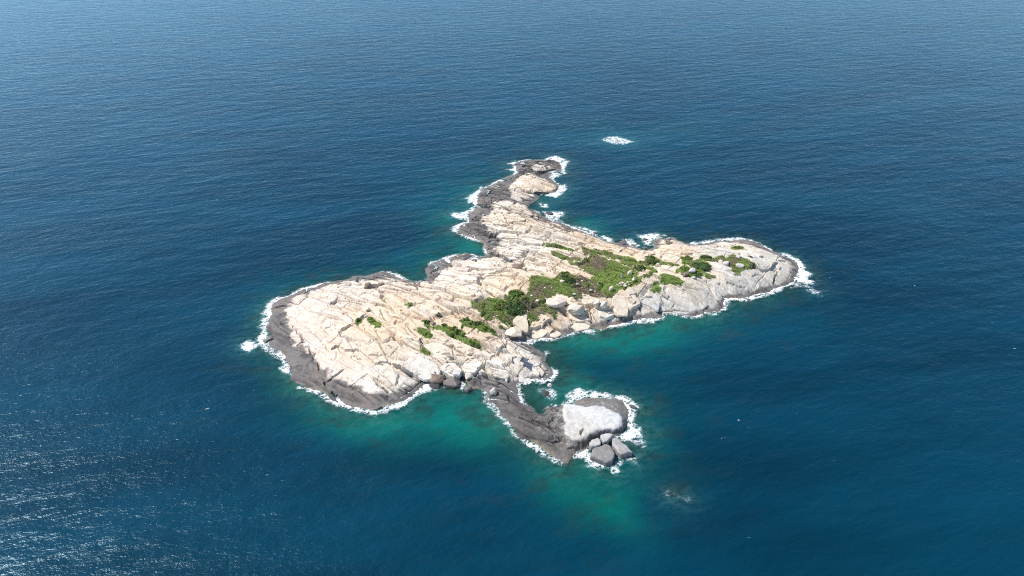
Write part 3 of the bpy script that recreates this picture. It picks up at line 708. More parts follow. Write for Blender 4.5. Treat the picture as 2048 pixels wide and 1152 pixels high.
ga = nd.new("ShaderNodeBsdfGlossy"); ga.inputs["Roughness"].default_value = 0.25; ga.inputs["Color"].default_value = (0.46, 0.77, 1.0, 1); lk.new(bp.outputs[0], ga.inputs["Normal"])
gb = nd.new("ShaderNodeBsdfGlossy"); gb.inputs["Roughness"].default_value = 0.14; gb.inputs["Color"].default_value = (0.9, 0.96, 1.0, 1); lk.new(bp.outputs[0], gb.inputs["Normal"])
gl = nd.new("ShaderNodeMixShader"); gl.inputs[0].default_value = 0.24; lk.new(ga.outputs[0], gl.inputs[1]); lk.new(gb.outputs[0], gl.inputs[2])
fre = nd.new("ShaderNodeFresnel"); fre.inputs["IOR"].default_value = 1.33; lk.new(bp.outputs[0], fre.inputs["Normal"])
mx2 = nd.new("ShaderNodeMixShader"); lk.new(fre.outputs[0], mx2.inputs[0]); lk.new(mx1.outputs[0], mx2.inputs[1]); lk.new(gl.outputs[0], mx2.inputs[2])
# foam
fo = nd.new("ShaderNodeBsdfDiffuse"); fo.inputs["Color"].default_value = (0.78, 0.80, 0.80, 1)
f1 = noise_n(nd, lk, mapped(0, 0.7, 0.7), 1.0, 7, 0.75)
f2 = noise_n(nd, lk, mapped(25, 0.30, 0.42), 1.0, 4, 0.6)
r1 = math_n(nd, lk, 'ABSOLUTE', math_n(nd, lk, 'SUBTRACT', f1, 0.5))
r2 = math_n(nd, lk, 'ABSOLUTE', math_n(nd, lk, 'SUBTRACT', f2, 0.5))
lace = math_n(nd, lk, 'ADD', math_n(nd, lk, 'MULTIPLY', r1, 1.0), math_n(nd, lk, 'MULTIPLY', r2, 0.55))
thr = math_n(nd, lk, 'SUBTRACT', math_n(nd, lk, 'MULTIPLY', math_n(nd, lk, 'SUBTRACT', a_fo, 0.16), 0.17), lace)
ff = math_n(nd, lk, 'MULTIPLY', ramp_n(nd, lk, thr, -0.075, 0.07), ramp_n(nd, lk, a_fo, 0.05, 0.3), True)
# scattered whitecaps
wc = math_n(nd, lk, 'MULTIPLY', ramp_n(nd, lk, noise_n(nd, lk, mapped(16, 0.22, 0.55), 1.0, 3, 0.6), 0.72, 0.77), ramp_n(nd, lk, noise_n(nd, lk, mapped(0, 0.02, 0.02), 1.0, 2, 0.5), 0.52, 0.66))
ff = math_n(nd, lk, 'MAXIMUM', ff, math_n(nd, lk, 'MULTIPLY', wc, 0.7))
mx3 = nd.new("ShaderNodeMixShader"); lk.new(ff, mx3.inputs[0]); lk.new(mx2.outputs[0], mx3.inputs[1]); lk.new(fo.outputs[0], mx3.inputs[2])
lk.new(mx3.outputs[0], out.inputs["Surface"])
sea_mat = m
me = make_mesh("sea", np.stack([sx, sy, sz], -1)[keepv], q, sea_mat)
flt_attr(me, "shallow", shal[keepv]); flt_attr(me, "reef", reef[keepv]); flt_attr(me, "wash", wash[keepv]); flt_attr(me, "foam", foam[keepv]); flt_attr(me, "clear", clear[keepv])
sea_obj = add_obj("sea", me, kind="structure", label="wind-rippled deep blue sea turning green over the shallows", category="sea")

# ------------------------------------------------------------------ boulders and blocks
block_mat = rock_material("boulder_granite")


def m_per_px(z_pos):
    """metres per photo pixel at a world point"""
    dpt = z_pos[1] * CP + (CAM_H - z_pos[2]) * SP
    return dpt / FPX


def rock_mesh(name, sx_, sy_, sz_, seed, angular=0.5, sub=4, col=(0.5, 0.42, 0.34), wet=None):
    rg = np.random.default_rng(seed)
    bm = bmesh.new(); bmesh.ops.create_icosphere(bm, subdivisions=sub, radius=1.0)
    V = np.array([v.co[:] for v in bm.verts]); F = np.array([[v.index for v in f.verts] for f in bm.faces]); bm.free()
    p = 2.0 + 2.2 * angular
    V = V / (np.abs(V) ** p).sum(1)[:, None] ** (1 / p)
    for k in range(int(6 + 10 * angular)):
        n = rg.normal(size=3); n[2] = abs(n[2]) * 0.8 if k % 2 else n[2]; n /= np.linalg.norm(n)
        lim = rg.uniform(0.62, 0.95)
        dd = V @ n
        V = V - np.maximum(dd - lim, 0)[:, None] * n * 0.92
    lump = fbm(V[:, 0] * 1.4 + seed, V[:, 1] * 1.4 + V[:, 2] * 0.9, 3, seed) * 0.10 + fbm(V[:, 0] * 4 + V[:, 2] * 3, V[:, 1] * 4 - V[:, 2] * 2, 2, seed + 5) * 0.035
    V = V * (1 + lump)[:, None]
    V = V * np.array([sx_, sy_, sz_])
    me = make_mesh(name, V, F, block_mat, smooth=False)
    c = np.zeros((len(V), 3)) + np.array(col)
    if wet is not None:
        k = sstep(wet - 0.25 * sz_, wet + 0.35 * sz_, V[:, 2] + lump * sz_ * 3)[:, None]
        c = c * k + np.array([0.085, 0.075, 0.068]) * (1 - k)
    col_attr(me, "rock_colour", c)
    return me


def boulder(px, py, wpx, hpx, label, seed, angular=0.5, col=(0.56, 0.45, 0.35), rot=None, depth=0.85, group=None, wet=None, sub=4, name="boulder", sink=0.16, cat="boulder"):
    g0 = drop(px, py, ground); mp = m_per_px(g0)
    w = wpx * mp; dep = math.atan2(CAM_H - g0[2], math.hypot(g0[0], g0[1]))
    dpt = w * depth
    hh = max((hpx * mp - dpt * math.sin(dep) * 0.8) / math.cos(dep), 0.42 * w * min(1, hpx / wpx + 0.3))
    if wpx > 20: hh *= 0.8
    c = drop(px, py, lambda a, b: np.maximum(ground(a, b), -0.05) + hh * 0.40)
    gz_ = max(float(ground(c[0], c[1])), -0.3)
    half = hh * (0.5 + sink)
    me = rock_mesh(name, w * 0.5, dpt * 0.5, half, seed, angular, sub, col, wet)
    o = add_obj(name, me, label=label, category=cat, group=group)
    o.location = (c[0], c[1], gz_ + hh - half)
    o.rotation_euler = (0, 0, R(rot if rot is not None else (seed * 37) % 30 - 15))
    return o


PK = (0.62, 0.52, 0.435); CR = (0.63, 0.535, 0.43); GW = (0.46, 0.44, 0.41); DK = (0.13, 0.118, 0.115); BRN = (0.20, 0.15, 0.12)
boulder(1112, 604, 40, 27, "large egg-shaped pinkish boulder lying on the grass of the saddle", 3, 0.1, PK, 8, 0.75)
boulder(1152, 618, 36, 25, "broad cream boulder on the cliff edge right of the egg-shaped boulder", 12, 0.55, CR, -10)
boulder(1029, 662, 35, 22, "flat-topped angular block with a shaded right face above the narrow inlet", 21, 0.85, CR, -22)
boulder(1260, 545, 11, 11, "square-sided pale boulder on the green meadow next to the marker post", 33, 0.9, PK, 4)
boulder(1268, 558, 8, 10, "small upright boulder just below the square-sided boulder on the meadow", 35, 0.7, CR)
boulder(1194, 607, 15, 18, "tall cream boulder at the meadow's lower edge, left of a matching pair", 41, 0.45, CR)
boulder(1207, 610, 15, 15, "rounded cream boulder at the meadow's lower edge, right of a matching pair", 43, 0.3, CR)
boulder(1384, 541, 14, 14, "grey boulder leaning against the big round bush", 45, 0.6, GW)
boulder(1371, 549, 14, 11, "jagged brown boulder below the grey boulder beside the big bush", 47, 0.9, BRN)
boulder(1388, 556, 12, 8, "low grey boulder at the head of the long twin cracks", 49, 0.8, GW)
boulder(1315, 529, 9, 8, "small rounded pink boulder between two shrubs above the meadow", 51, 0.3, PK)
boulder(987, 784, 15, 18, "pale rounded boulder standing in the surf beside the dark rock neck", 53, 0.15, (0.50, 0.46, 0.42), wet=-0.5)
boulder(939, 751, 18, 13, "angular pale block with a black shaded side wedged above the rock pool", 55, 0.9, (0.52, 0.46, 0.40))
boulder(873, 757, 32, 25, "brown humped boulder at the foot of the overhanging slab", 57, 0.3, BRN, wet=0.0)
boulder(904, 765, 36, 27, "largest dark rounded boulder on the south shore in front of the pale slabs", 59, 0.4, (0.17, 0.145, 0.135), wet=-0.2)
boulder(869, 770, 22, 13, "black half-drowned boulder in the foam below the humped brown boulder", 61, 0.3, (0.07, 0.068, 0.07))
boulder(914, 747, 22, 16, "smooth grey-white block perched over the dark shore boulders", 63, 0.5, GW)
boulder(935, 778, 22, 15, "low dark boulder awash at the mouth of the rock pool", 65, 0.4, DK, wet=0.2)
boulder(1100, 770, 13, 9, "round grey boulder in the white water off the small promontory", 67, 0.2, GW, wet=0.0)
boulder(1091, 786, 20, 9, "black ragged rock awash in the lagoon left of the white platform", 69, 0.9, (0.06, 0.058, 0.06))
boulder(1099, 791, 9, 7, "small black rock awash at the lagoon entrance", 71, 0.8, (0.06, 0.058, 0.06))
boulder(1100, 426, 17, 8, "black rock in the surf off the far neck's right shore", 73, 0.7, (0.075, 0.07, 0.07))
boulder(1085, 410, 9, 5, "small black rock in the gully below the far pale dome", 75, 0.7, (0.075, 0.07, 0.07))
boulder(1246, 484, 21, 9, "long dark rock in the surf by the back shore notch", 77, 0.5, DK)
boulder(1267, 490, 10, 6, "small dark rock between the long rock and the back shore notch", 79, 0.5, DK)
boulder(1291, 495, 12, 8, "dark rock inside the back shore notch", 81, 0.6, DK)
boulder(1291, 478, 12, 6, "black rock in foam outside the back shore notch", 83, 0.5, (0.075, 0.07, 0.07))
boulder(1190, 465, 12, 5, "flat dark rock against the middle of the back shore", 85, 0.6, DK)
boulder(866, 648, 12, 9, "brown boulder between two green thickets on the near slope", 87, 0.4, BRN)
boulder(937, 706, 12, 9, "small pale boulder at the foot of the long slab with low bushes", 89, 0.3, CR)
boulder(1036, 531, 22, 11, "brown-shaded wedge boulder on the bare slope left of the meadow", 91, 0.85, BRN)
boulder(1050, 536, 10, 7, "small block right of the brown-shaded wedge boulder", 93, 0.8, CR)
boulder(1304, 507, 12, 9, "cream block at the head of the back shore notch", 95, 0.8, PK)
boulder(1285, 505, 12, 8, "pinkish block left of the cream block by the back shore notch", 97, 0.8, PK)
boulder(1293, 511, 10, 7, "lowest of three pale blocks by the back shore notch", 99, 0.7, CR)
boulder(1124, 562, 11, 8, "white boulder under the twin shrubs at the meadow's left end", 101, 0.5, CR)
boulder(1222, 577, 10, 11, "pointed pale stone standing in the lower meadow", 103, 0.8, CR)
boulder(967, 430, 5, 4, "white stone alone on the dark rock of the far neck", 105, 0.5, (0.55, 0.5, 0.46), sub=2)
boulder(1478, 440 + 350 / 4.8, 12, 8, "grey block beside a shrub on the far right headland", 107, 0.8, GW)
boulder(1508, 513, 11, 8, "dark-sided block on the right end of the headland's plant strip", 109, 0.9, GW)
boulder(1452, 526, 16, 9, "low grey slab boulder inside the headland's curving plant strip", 111, 0.6, GW)
boulder(1480, 530, 15, 9, "second low grey boulder inside the headland's curving plant strip", 113, 0.6, GW)
boulder(736, 571, 16, 7, "dark brown broken block under the ledge on the near lobe's back slope", 115, 0.9, BRN)
boulder(735, 618, 10, 7, "small pale block with a dark right side on the near lobe", 117, 0.8, CR)
boulder(731, 632, 10, 7, "grey-white block by the small green patch on the near lobe", 119, 0.8, GW)
for k, (a, b, w_, l_) in enumerate([
    (1191,541,3,"tiny white stone in the upper brown heath above the bright meadow"),(1164,562,6,"white stone right of the twin dark bushes at the meadow's left end"),(1164,575,5,"white stone left of the small bush in the middle of the meadow"),
    (1204,564,3,"tiny white stone just above the tiny bush in the bright meadow"),(1195,568,4,"white stone just left of the tiny bush in the bright meadow"),(1155,568,6,"white stone below the right-hand twin bush"),
    (1149,588,8,"flat white stone on brown heath above the cliff-edge boulders"),(1182,580,8,"larger of two white stones side by side in the lower meadow"),(1190,583,5,"smaller of two white stones side by side in the lower meadow"),
    (1090,575,5,"left one of two white stones in the meadow's bright left patch"),(1103,576,5,"right one of two white stones in the meadow's bright left patch"),(1123,597,5,"white stone against the long slab above the egg-shaped boulder"),
    (1063,591,6,"white stone at the foot of the bare slope above the biggest thicket"),(1092,597,6,"white stone on brown heath up and left of the egg-shaped boulder"),(1024,596,4,"tiny white stone in the light green bush above the biggest thicket"),
    (997,603,3,"tiny white stone in the yellowish low thicket"),(994,631,5,"white stone on the grass below the yellowish low thicket"),(1058,640,5,"white stone between the grass and the wedge-shaped outcrop by the cliff"),
    (1075,601,9,"widest flat white stone, right of the biggest thicket"),(1228,508,6,"white stone on the upper plant strip near the back shore"),(1320,532,5,"white stone just right of the wide dark bush"),(1337,530,4,"small white stone on bare rock between the wide dark bush and the headland")]):
    boulder(a, b, w_ * 0.9, w_ * 0.55, l_, 200 + k, 0.6, (0.52, 0.47, 0.41), group="loose white stones in the meadow", sub=2, name="stone", cat="stone")
for k, (a, b, w_) in enumerate([(1234,569,4),(1240,567,6),(1246,566,8),(1251,568,7),(1256,564,6),(1243,571,7),(1250,572,8),(1258,569,4),(1261,563,4),(1237,571,4)]):
    boulder(a, b, w_, w_ * 0.75, "pale stone of the small heap below the marker post", 240 + k, 0.7, (0.50, 0.44, 0.37), group="heap of stones on the meadow", sub=2, name="stone", cat="stone")
for k, (a, b, w_, l_) in enumerate([(1219,278,8,"left-hand rock awash in the breakers far off the island"),(1231,277.5,6,"middle rock awash in the breakers far off the island"),(1238,281.5,10,"longest rock awash in the breakers far off the island"),(1247,282,5,"right-hand rock awash in the breakers far off the island")]):
    boulder(a, b, w_, 2.4, l_, 260 + k, 0.7, (0.09, 0.08, 0.075), depth=0.7, group="rocks awash offshore")


def block_mesh(name, W, z_top, z_bot, seed, col, wet=None, dome=0.25, rnd=0.45, slope=(0, 0)):
    """a joint-bounded block: outline W on top, weathered edges, sides running down to z_bot"""
    rg = np.random.default_rng(seed)
    c = W.mean(0)
    pts = []
    n = len(W)
    for i in range(n):
        a, b = W[i], W[(i + 1) % n]
        k = max(2, int(np.hypot(*(b - a)) / 0.55))
        for j in range(k):
            pts.append(a + (b - a) * j / k)
    pts = np.array(pts)
    for _ in range(1): pts = 0.6 * pts + 0.2 * (np.roll(pts, 1, 0) + np.roll(pts, -1, 0))
    pts += np.stack([fbm(pts[:, 0] / 1.3, pts[:, 1] / 1.3, 3, seed), fbm(pts[:, 0] / 1.3, pts[:, 1] / 1.3, 3, seed + 9)], -1) * 0.22
    rad = np.hypot(*(pts - c).T).mean()
    rings = []
    for f, zz in ((1.03, z_bot), (1.02, z_top - 1.2 * rnd), (1.0, z_top - rnd), (1 - 0.35 * rnd / rad, z_top - 0.35 * rnd), (1 - 0.9 * rnd / rad, z_top), (0.66, z_top + dome * 0.6), (0.36, z_top + dome * 0.9)):
        p = c + (pts - c) * f
        zc = np.full(len(p), zz)
        if zz > z_bot:
            zc = zc + (p - c) @ np.array(slope) + fbm(p[:, 0] / 1.6, p[:, 1] / 1.6, 3, seed + 3) * 0.12
            p = p + np.stack([fbm(p[:, 1] / .8 + zz * 2, p[:, 0] / .8, 2, seed + 4), fbm(p[:, 0] / .8, p[:, 1] / .8 + zz * 2, 2, seed + 6)], -1) * 0.08
        rings.append(np.column_stack([p, zc]))
    nr = len(pts)
    V = np.vstack(rings + [np.array([[c[0], c[1], z_top + dome]])])
    F = []
    for r in range(len(rings) - 1):
        for i in range(nr):
            a = r * nr + i; b = r * nr + (i + 1) % nr
            F.append((a, b, b + nr)); F.append((a, b + nr, a + nr))
    t = (len(rings) - 1) * nr
    for i in range(nr): F.append((t + i, t + (i + 1) % nr, len(V) - 1))
    area = sum(W[i - 1, 0] * W[i, 1] - W[i, 0] * W[i - 1, 1] for i in range(n))
    F = np.array(F)
    if area < 0: F = F[:, ::-1]
    me = make_mesh(name, V, F, block_mat, False)
    cc = np.zeros((len(V), 3)) + np.array(col)
    cc *= (1 + 0.18 * fbm(V[:, 0] / 2, V[:, 1] / 2, 3, seed + 11))[:, None]
    if wet is not None:
        k = sstep(wet - 0.5, wet + 0.7, V[:, 2] + fbm(V[:, 0] / 1.2, V[:, 1] / 1.2, 3, seed) * 0.7)[:, None]
        cc = cc * k + np.array([0.085, 0.078, 0.074]) * (1 - k)
    col_attr(me, "rock_colour", np.clip(cc, 0.03, 0.65))
    return me


def sea_block(px_poly, z_top, label, seed, col, wet, slope=(0, 0)):
    pp = np.array(px_poly); W = P(pp[:, 0], pp[:, 1], z_top); W = W.mean(0) + (W - W.mean(0)) * 0.93
    me = block_mesh("boulder", W, z_top, -1.5, seed, col, wet, 0.12, 0.28, slope)
    return add_obj("boulder", me, label=label, category="boulder", group="blocks broken off the white platform")


sea_block(cb((635,545),(700,462),(855,422),(898,500),(890,560),(780,600),(700,590)), 2.1, "smallest pale lens-shaped block in the crack of the white platform", 301, (0.38, 0.37, 0.355), 0.6)
sea_block(cb((845,372),(1000,332),(1150,352),(1080,410),(1005,505),(925,515),(880,430)), 2.4, "triangular pale block wedged against the edge of the white platform", 303, (0.40, 0.385, 0.37), 0.6)
sea_block(cb((660,770),(720,630),(880,585),(970,550),(1055,560),(1175,740),(1120,860),(1010,915),(950,900),(800,830)), 2.0, "largest dark flat-topped block standing in the surf off the white platform", 305, (0.19, 0.18, 0.175), 0.9, (0.02, 0.05))
sea_block(cb((1088,432),(1180,418),(1280,510),(1400,590),(1520,715),(1400,725),(1280,765),(1200,700),(1130,610),(1088,540)), 2.0, "pointed grey block at the outer right end of the white platform", 307, (0.30, 0.285, 0.275), 0.8, (-0.03, 0.02))
sea_block(c6((1385,525),(1430,530),(1465,558),(1445,565),(1400,548)), 0.6, "thin dark slab awash at the right tip of the white platform", 309, (0.10, 0.095, 0.09), 0.3)

# joint-bounded slabs that stand proud of the bedrock: pieces of the island
SLABS = [
 (c2((0,655),(20,605),(80,575),(190,600),(218,650),(188,690),(100,700)), .9), (c2((225,648),(240,612),(320,602),(372,640),(350,690),(300,685)), .7), (c2((385,645),(400,602),(470,572),(515,610),(468,660)), .6),
 (c2((105,480),(190,452),(300,500),(308,543),(250,580),(165,540)), .5), (c2((240,405),(320,432),(420,470),(515,502),(525,535),(430,555),(392,535),(320,470)), .45),
 (c7((672,535),(720,492),(830,435),(868,402),(860,480),(876,560),(865,630),(780,600)), .7), (c7((412,492),(440,482),(636,588),(560,575)), .5), (c7((1008,500),(1022,452),(1080,432),(1130,460),(1165,498),(1130,495),(1082,518),(1050,570)), .9), (c7((900,592),(950,542),(1040,527),(1048,568),(960,598)), .7),
 (c7((1420,602),(1480,540),(1560,522),(1675,562),(1640,608),(1500,638)), .5), (c7((880,700),(940,650),(1000,620),(1100,610),(1120,680),(1040,720),(960,730)), .4), (c7((1150,680),(1220,640),(1290,660),(1295,700),(1220,735),(1150,720)), .5),
 (c4((600,865),(700,880),(758,910),(722,938),(640,958),(598,930)), .7), (c4((942,960),(960,902),(1040,882),(1100,902),(1138,1000),(1128,1065),(1030,1068),(972,1040)), 1.0), (c4((1092,820),(1140,775),(1218,802),(1220,830),(1130,858)), .6), (c4((1082,942),(1180,875),(1270,930),(1276,950),(1150,1005)), .8), (c4((245,888),(300,852),(400,880),(556,940),(538,958),(400,948),(300,905)), .7),
 (c4((790,1040),(850,1020),(960,1050),(970,1080),(880,1110),(800,1100)), .6), (c4((440,1080),(520,1050),(640,1090),(680,1130),(560,1150),(450,1130)), .5),
 (c5((0,805),(60,765),(103,793),(50,810),(0,858)), .7), (c5((112,800),(200,820),(270,848),(288,800),(250,762),(150,748)), .6), (c5((300,885),(420,800),(560,800),(680,850),(620,885),(520,890),(430,878)), .4),
 (c6((548,195),(562,165),(640,175),(662,172),(655,195),(628,218),(590,214)), .9), (c6((332,282),(242,232),(330,202),(400,268),(386,328)), .5), (c6((138,250),(14,240),(40,172),(150,162),(186,200)), .5), (c6((480,340),(500,290),(560,290),(600,310),(560,350)), .4),
 (c1((882,690),(855,652),(950,642),(1085,733),(982,746)), .5), (c1((730,500),(702,472),(780,432),(800,462)), .5), (c1((1198,568),(1150,540),(1280,590),(1298,620)), .4), (c1((640,312),(612,290),(650,262),(700,284)), .5), (c1((1240,800),(1180,760),(1270,700),(1400,760),(1430,800),(1390,840),(1300,835)), .6),
 (c3((330,980),(420,975),(520,1010),(525,1048),(440,1035)), .6), (c3((600,1045),(640,1010),(690,1018),(660,1045)), .6), (c3((640,380),(600,345),(640,330),(720,370),(740,415),(690,405)), .4),
]
for k, (poly, rise) in enumerate(SLABS):
    rise = 0.12 + rise * 0.5
    w3 = np.array([drop(a, b, ground) for a, b in poly])
    zc = float(np.median(w3[:, 2]))
    A_ = np.c_[w3[:, :2] - w3[:, :2].mean(0), np.ones(len(w3))]
    sl = np.clip(np.linalg.lstsq(A_, w3[:, 2], rcond=None)[0][:2], -0.22, 0.22)
    pp = np.array(poly); W = P(pp[:, 0], pp[:, 1], zc + rise * 0.45)
    cc = W.mean(0)
    col = np.clip([GC.sample(CZ[..., j], cc[:1], cc[1:2])[0] for j in range(3)], 0.2, 0.6)
    col = np.minimum((col * 0.84 + col.mean() * 0.16) * 1.08, 0.64)
    me = block_mesh("rock_slab", W, zc + rise * 0.45, zc - 1.6, 400 + k, col, None, 0.04, min(0.16, rise * 0.3), sl)
    add_obj("rock_slab", me, parent=island)

# ------------------------------------------------------------------ fisherman's shade sheet and the marker post
m, nd, lk = mat_new("tarpaulin"); b = nd["Principled BSDF"]
b.inputs["Base Color"].default_value = (0.055, 0.064, 0.08, 1); b.inputs["Roughness"].default_value = 0.55
tarp_mat = m
m, nd, lk = mat_new("pole_metal"); b = nd["Principled BSDF"]
b.inputs["Base Color"].default_value = (0.35, 0.35, 0.34, 1); b.inputs["Roughness"].default_value = 0.5; b.inputs["Metallic"].default_value = 0.6
pole_mat = m
tc = crop(23.04, 1030, 700, [(330, 310), (640, 420), (510, 640), (205, 515)])
g0 = drop(*np.mean(tc, 0), ground)
pp = np.array(tc); W = P(pp[:, 0], pp[:, 1], g0[2] + 1.2)
_gx, _gy = np.meshgrid(np.linspace(W[:, 0].min(), W[:, 0].max(), 24), np.linspace(W[:, 1].min() - 0.5, W[:, 1].max(), 24))
zt = float(np.percentile(ground(_gx, _gy), 97)) + 1.2
W = P(pp[:, 0], pp[:, 1], zt)
W = W.mean(0) + (W - W.mean(0)) * 1.12
nn = 14
V = []
for i in range(nn):
    for j in range(nn):
        a, b_ = i / (nn - 1), j / (nn - 1)
        a2 = a + (0.5 - a) * 0.12 * (4 * b_ * (1 - b_)); b2 = b_ + (0.5 - b_) * 0.12 * (4 * a * (1 - a))
        p = (W[0] * (1 - a2) + W[1] * a2) * (1 - b2) + (W[3] * (1 - a2) + W[2] * a2) * b2
        V.append((p[0] - g0[0], p[1] - g0[1], zt - g0[2] - 0.28 * math.sin(math.pi * a) * math.sin(math.pi * b_) + 0.05 * math.sin(9 * a + 5 * b_)))
F = [(i * nn + j, i * nn + j + 1, (i + 1) * nn + j + 1, (i + 1) * nn + j) for i in range(nn - 1) for j in range(nn - 1)]
tarp = add_obj("shade_sheet", None, label="dark grey shade sheet stretched on poles over the small promontory", category="tarpaulin")
tarp.location = g0
me = make_mesh("sheet", V, np.array(F), tarp_mat)
sh = add_obj("sheet", me, parent=tarp)
sm = sh.modifiers.new("thickness", 'SOLIDIFY'); sm.thickness = 0.02


def tube(name, a, b, r0, r1, mat, parent, n=10):
    a, b = np.array(a, float), np.array(b, float); ax = (b - a) / np.linalg.norm(b - a)
    t = np.cross(ax, [0.3, 0.9, 0.1]); t /= np.linalg.norm(t); s_ = np.cross(ax, t)
    V = []
    for p, r in ((a, r0), (b, r1)):
        for k in range(n):
            an = 2 * math.pi * k / n; V.append(p + r * (math.cos(an) * t + math.sin(an) * s_))
    V += [a, b]
    F = []
    for k in range(n):
        j = (k + 1) % n
        F += [(k, j, n + j), (k, n + j, n + k), (j, k, 2 * n), (n + k, n + j, 2 * n + 1)]
    return add_obj(name, make_mesh(name, V, np.array(F), mat, False), parent=parent)


for p in W:
    gz_ = float(ground(p[0], p[1]))
    tube("pole", (p[0] - g0[0], p[1] - g0[1], gz_ - 0.2 - g0[2]), (p[0] - g0[0], p[1] - g0[1], zt - g0[2] + 0.04), 0.035, 0.03, pole_mat, tarp)

m, nd, lk = mat_new("marker_stone"); b = nd["Principled BSDF"]
co = nd.new("ShaderNodeNewGeometry").outputs["Position"]
rg_ = nd.new("ShaderNodeMix"); rg_.data_type = 'RGBA'
rg_.inputs["A"].default_value = (0.22, 0.22, 0.23, 1); rg_.inputs["B"].default_value = (0.36, 0.36, 0.37, 1)
lk.new(noise_n(nd, lk, co, 6, 4, 0.6), rg_.inputs["Factor"]); lk.new(rg_.outputs["Result"], b.inputs["Base Color"])
b.inputs["Roughness"].default_value = 0.8
marker_mat = m
g0 = drop(1244, 554.5, ground)
post = add_obj("marker_post", None, label="short grey marker post on a stone base in the green meadow", category="post")
post.location = g0


def prism(name, w0, w1, z0, z1, parent, mat):
    V = [(sx_ * w / 2, sy_ * w / 2, z) for z, w in ((z0, w0), (z1, w1)) for sx_, sy_ in ((-1, -1), (1, -1), (1, 1), (-1, 1))]
    F = np.array([(0, 1, 5, 4), (1, 2, 6, 5), (2, 3, 7, 6), (3, 0, 4, 7), (4, 5, 6, 7), (3, 2, 1, 0)])
    o = add_obj(name, make_mesh(name, V, F, mat, False), parent=parent)
    bv = o.modifiers.new("edges", 'BEVEL'); bv.width = 0.03; bv.segments = 2
    return o


prism("base", 0.95, 0.85, -0.2, 0.28, post, marker_mat)
prism("shaft", 0.50, 0.38, 0.283, 1.65, post, marker_mat)
prism("cap", 0.46, 0.20, 1.653, 1.85, post, marker_mat)

# ------------------------------------------------------------------ shrubs
leaf_mat = leaf_material("shrub_leaves", None)
grass_mat = leaf_material("meadow_plants", None)
m, nd, lk = mat_new("shrub_wood"); nd["Principled BSDF"].inputs["Base Color"].default_value = (0.12, 0.085, 0.06, 1); nd["Principled BSDF"].inputs["Roughness"].default_value = 0.9
wood_mat = m


def leaf_quads(C, Nn, size, rg):
    n = len(C)
    t = np.cross(Nn, rg.normal(size=(n, 3))); t /= np.linalg.norm(t, axis=1)[:, None] + 1e-9
    b = np.cross(Nn, t)
    s_ = (size * rg.uniform(0.6, 1.35, n))[:, None]
    V = np.stack([C - t * s_, C + b * s_ * 0.55 + Nn * s_ * 0.12, C + t * s_, C - b * s_ * 0.55 + Nn * s_ * 0.12], 1).reshape(-1, 3)
    F = np.arange(4 * n).reshape(-1, 4)
    return V, F


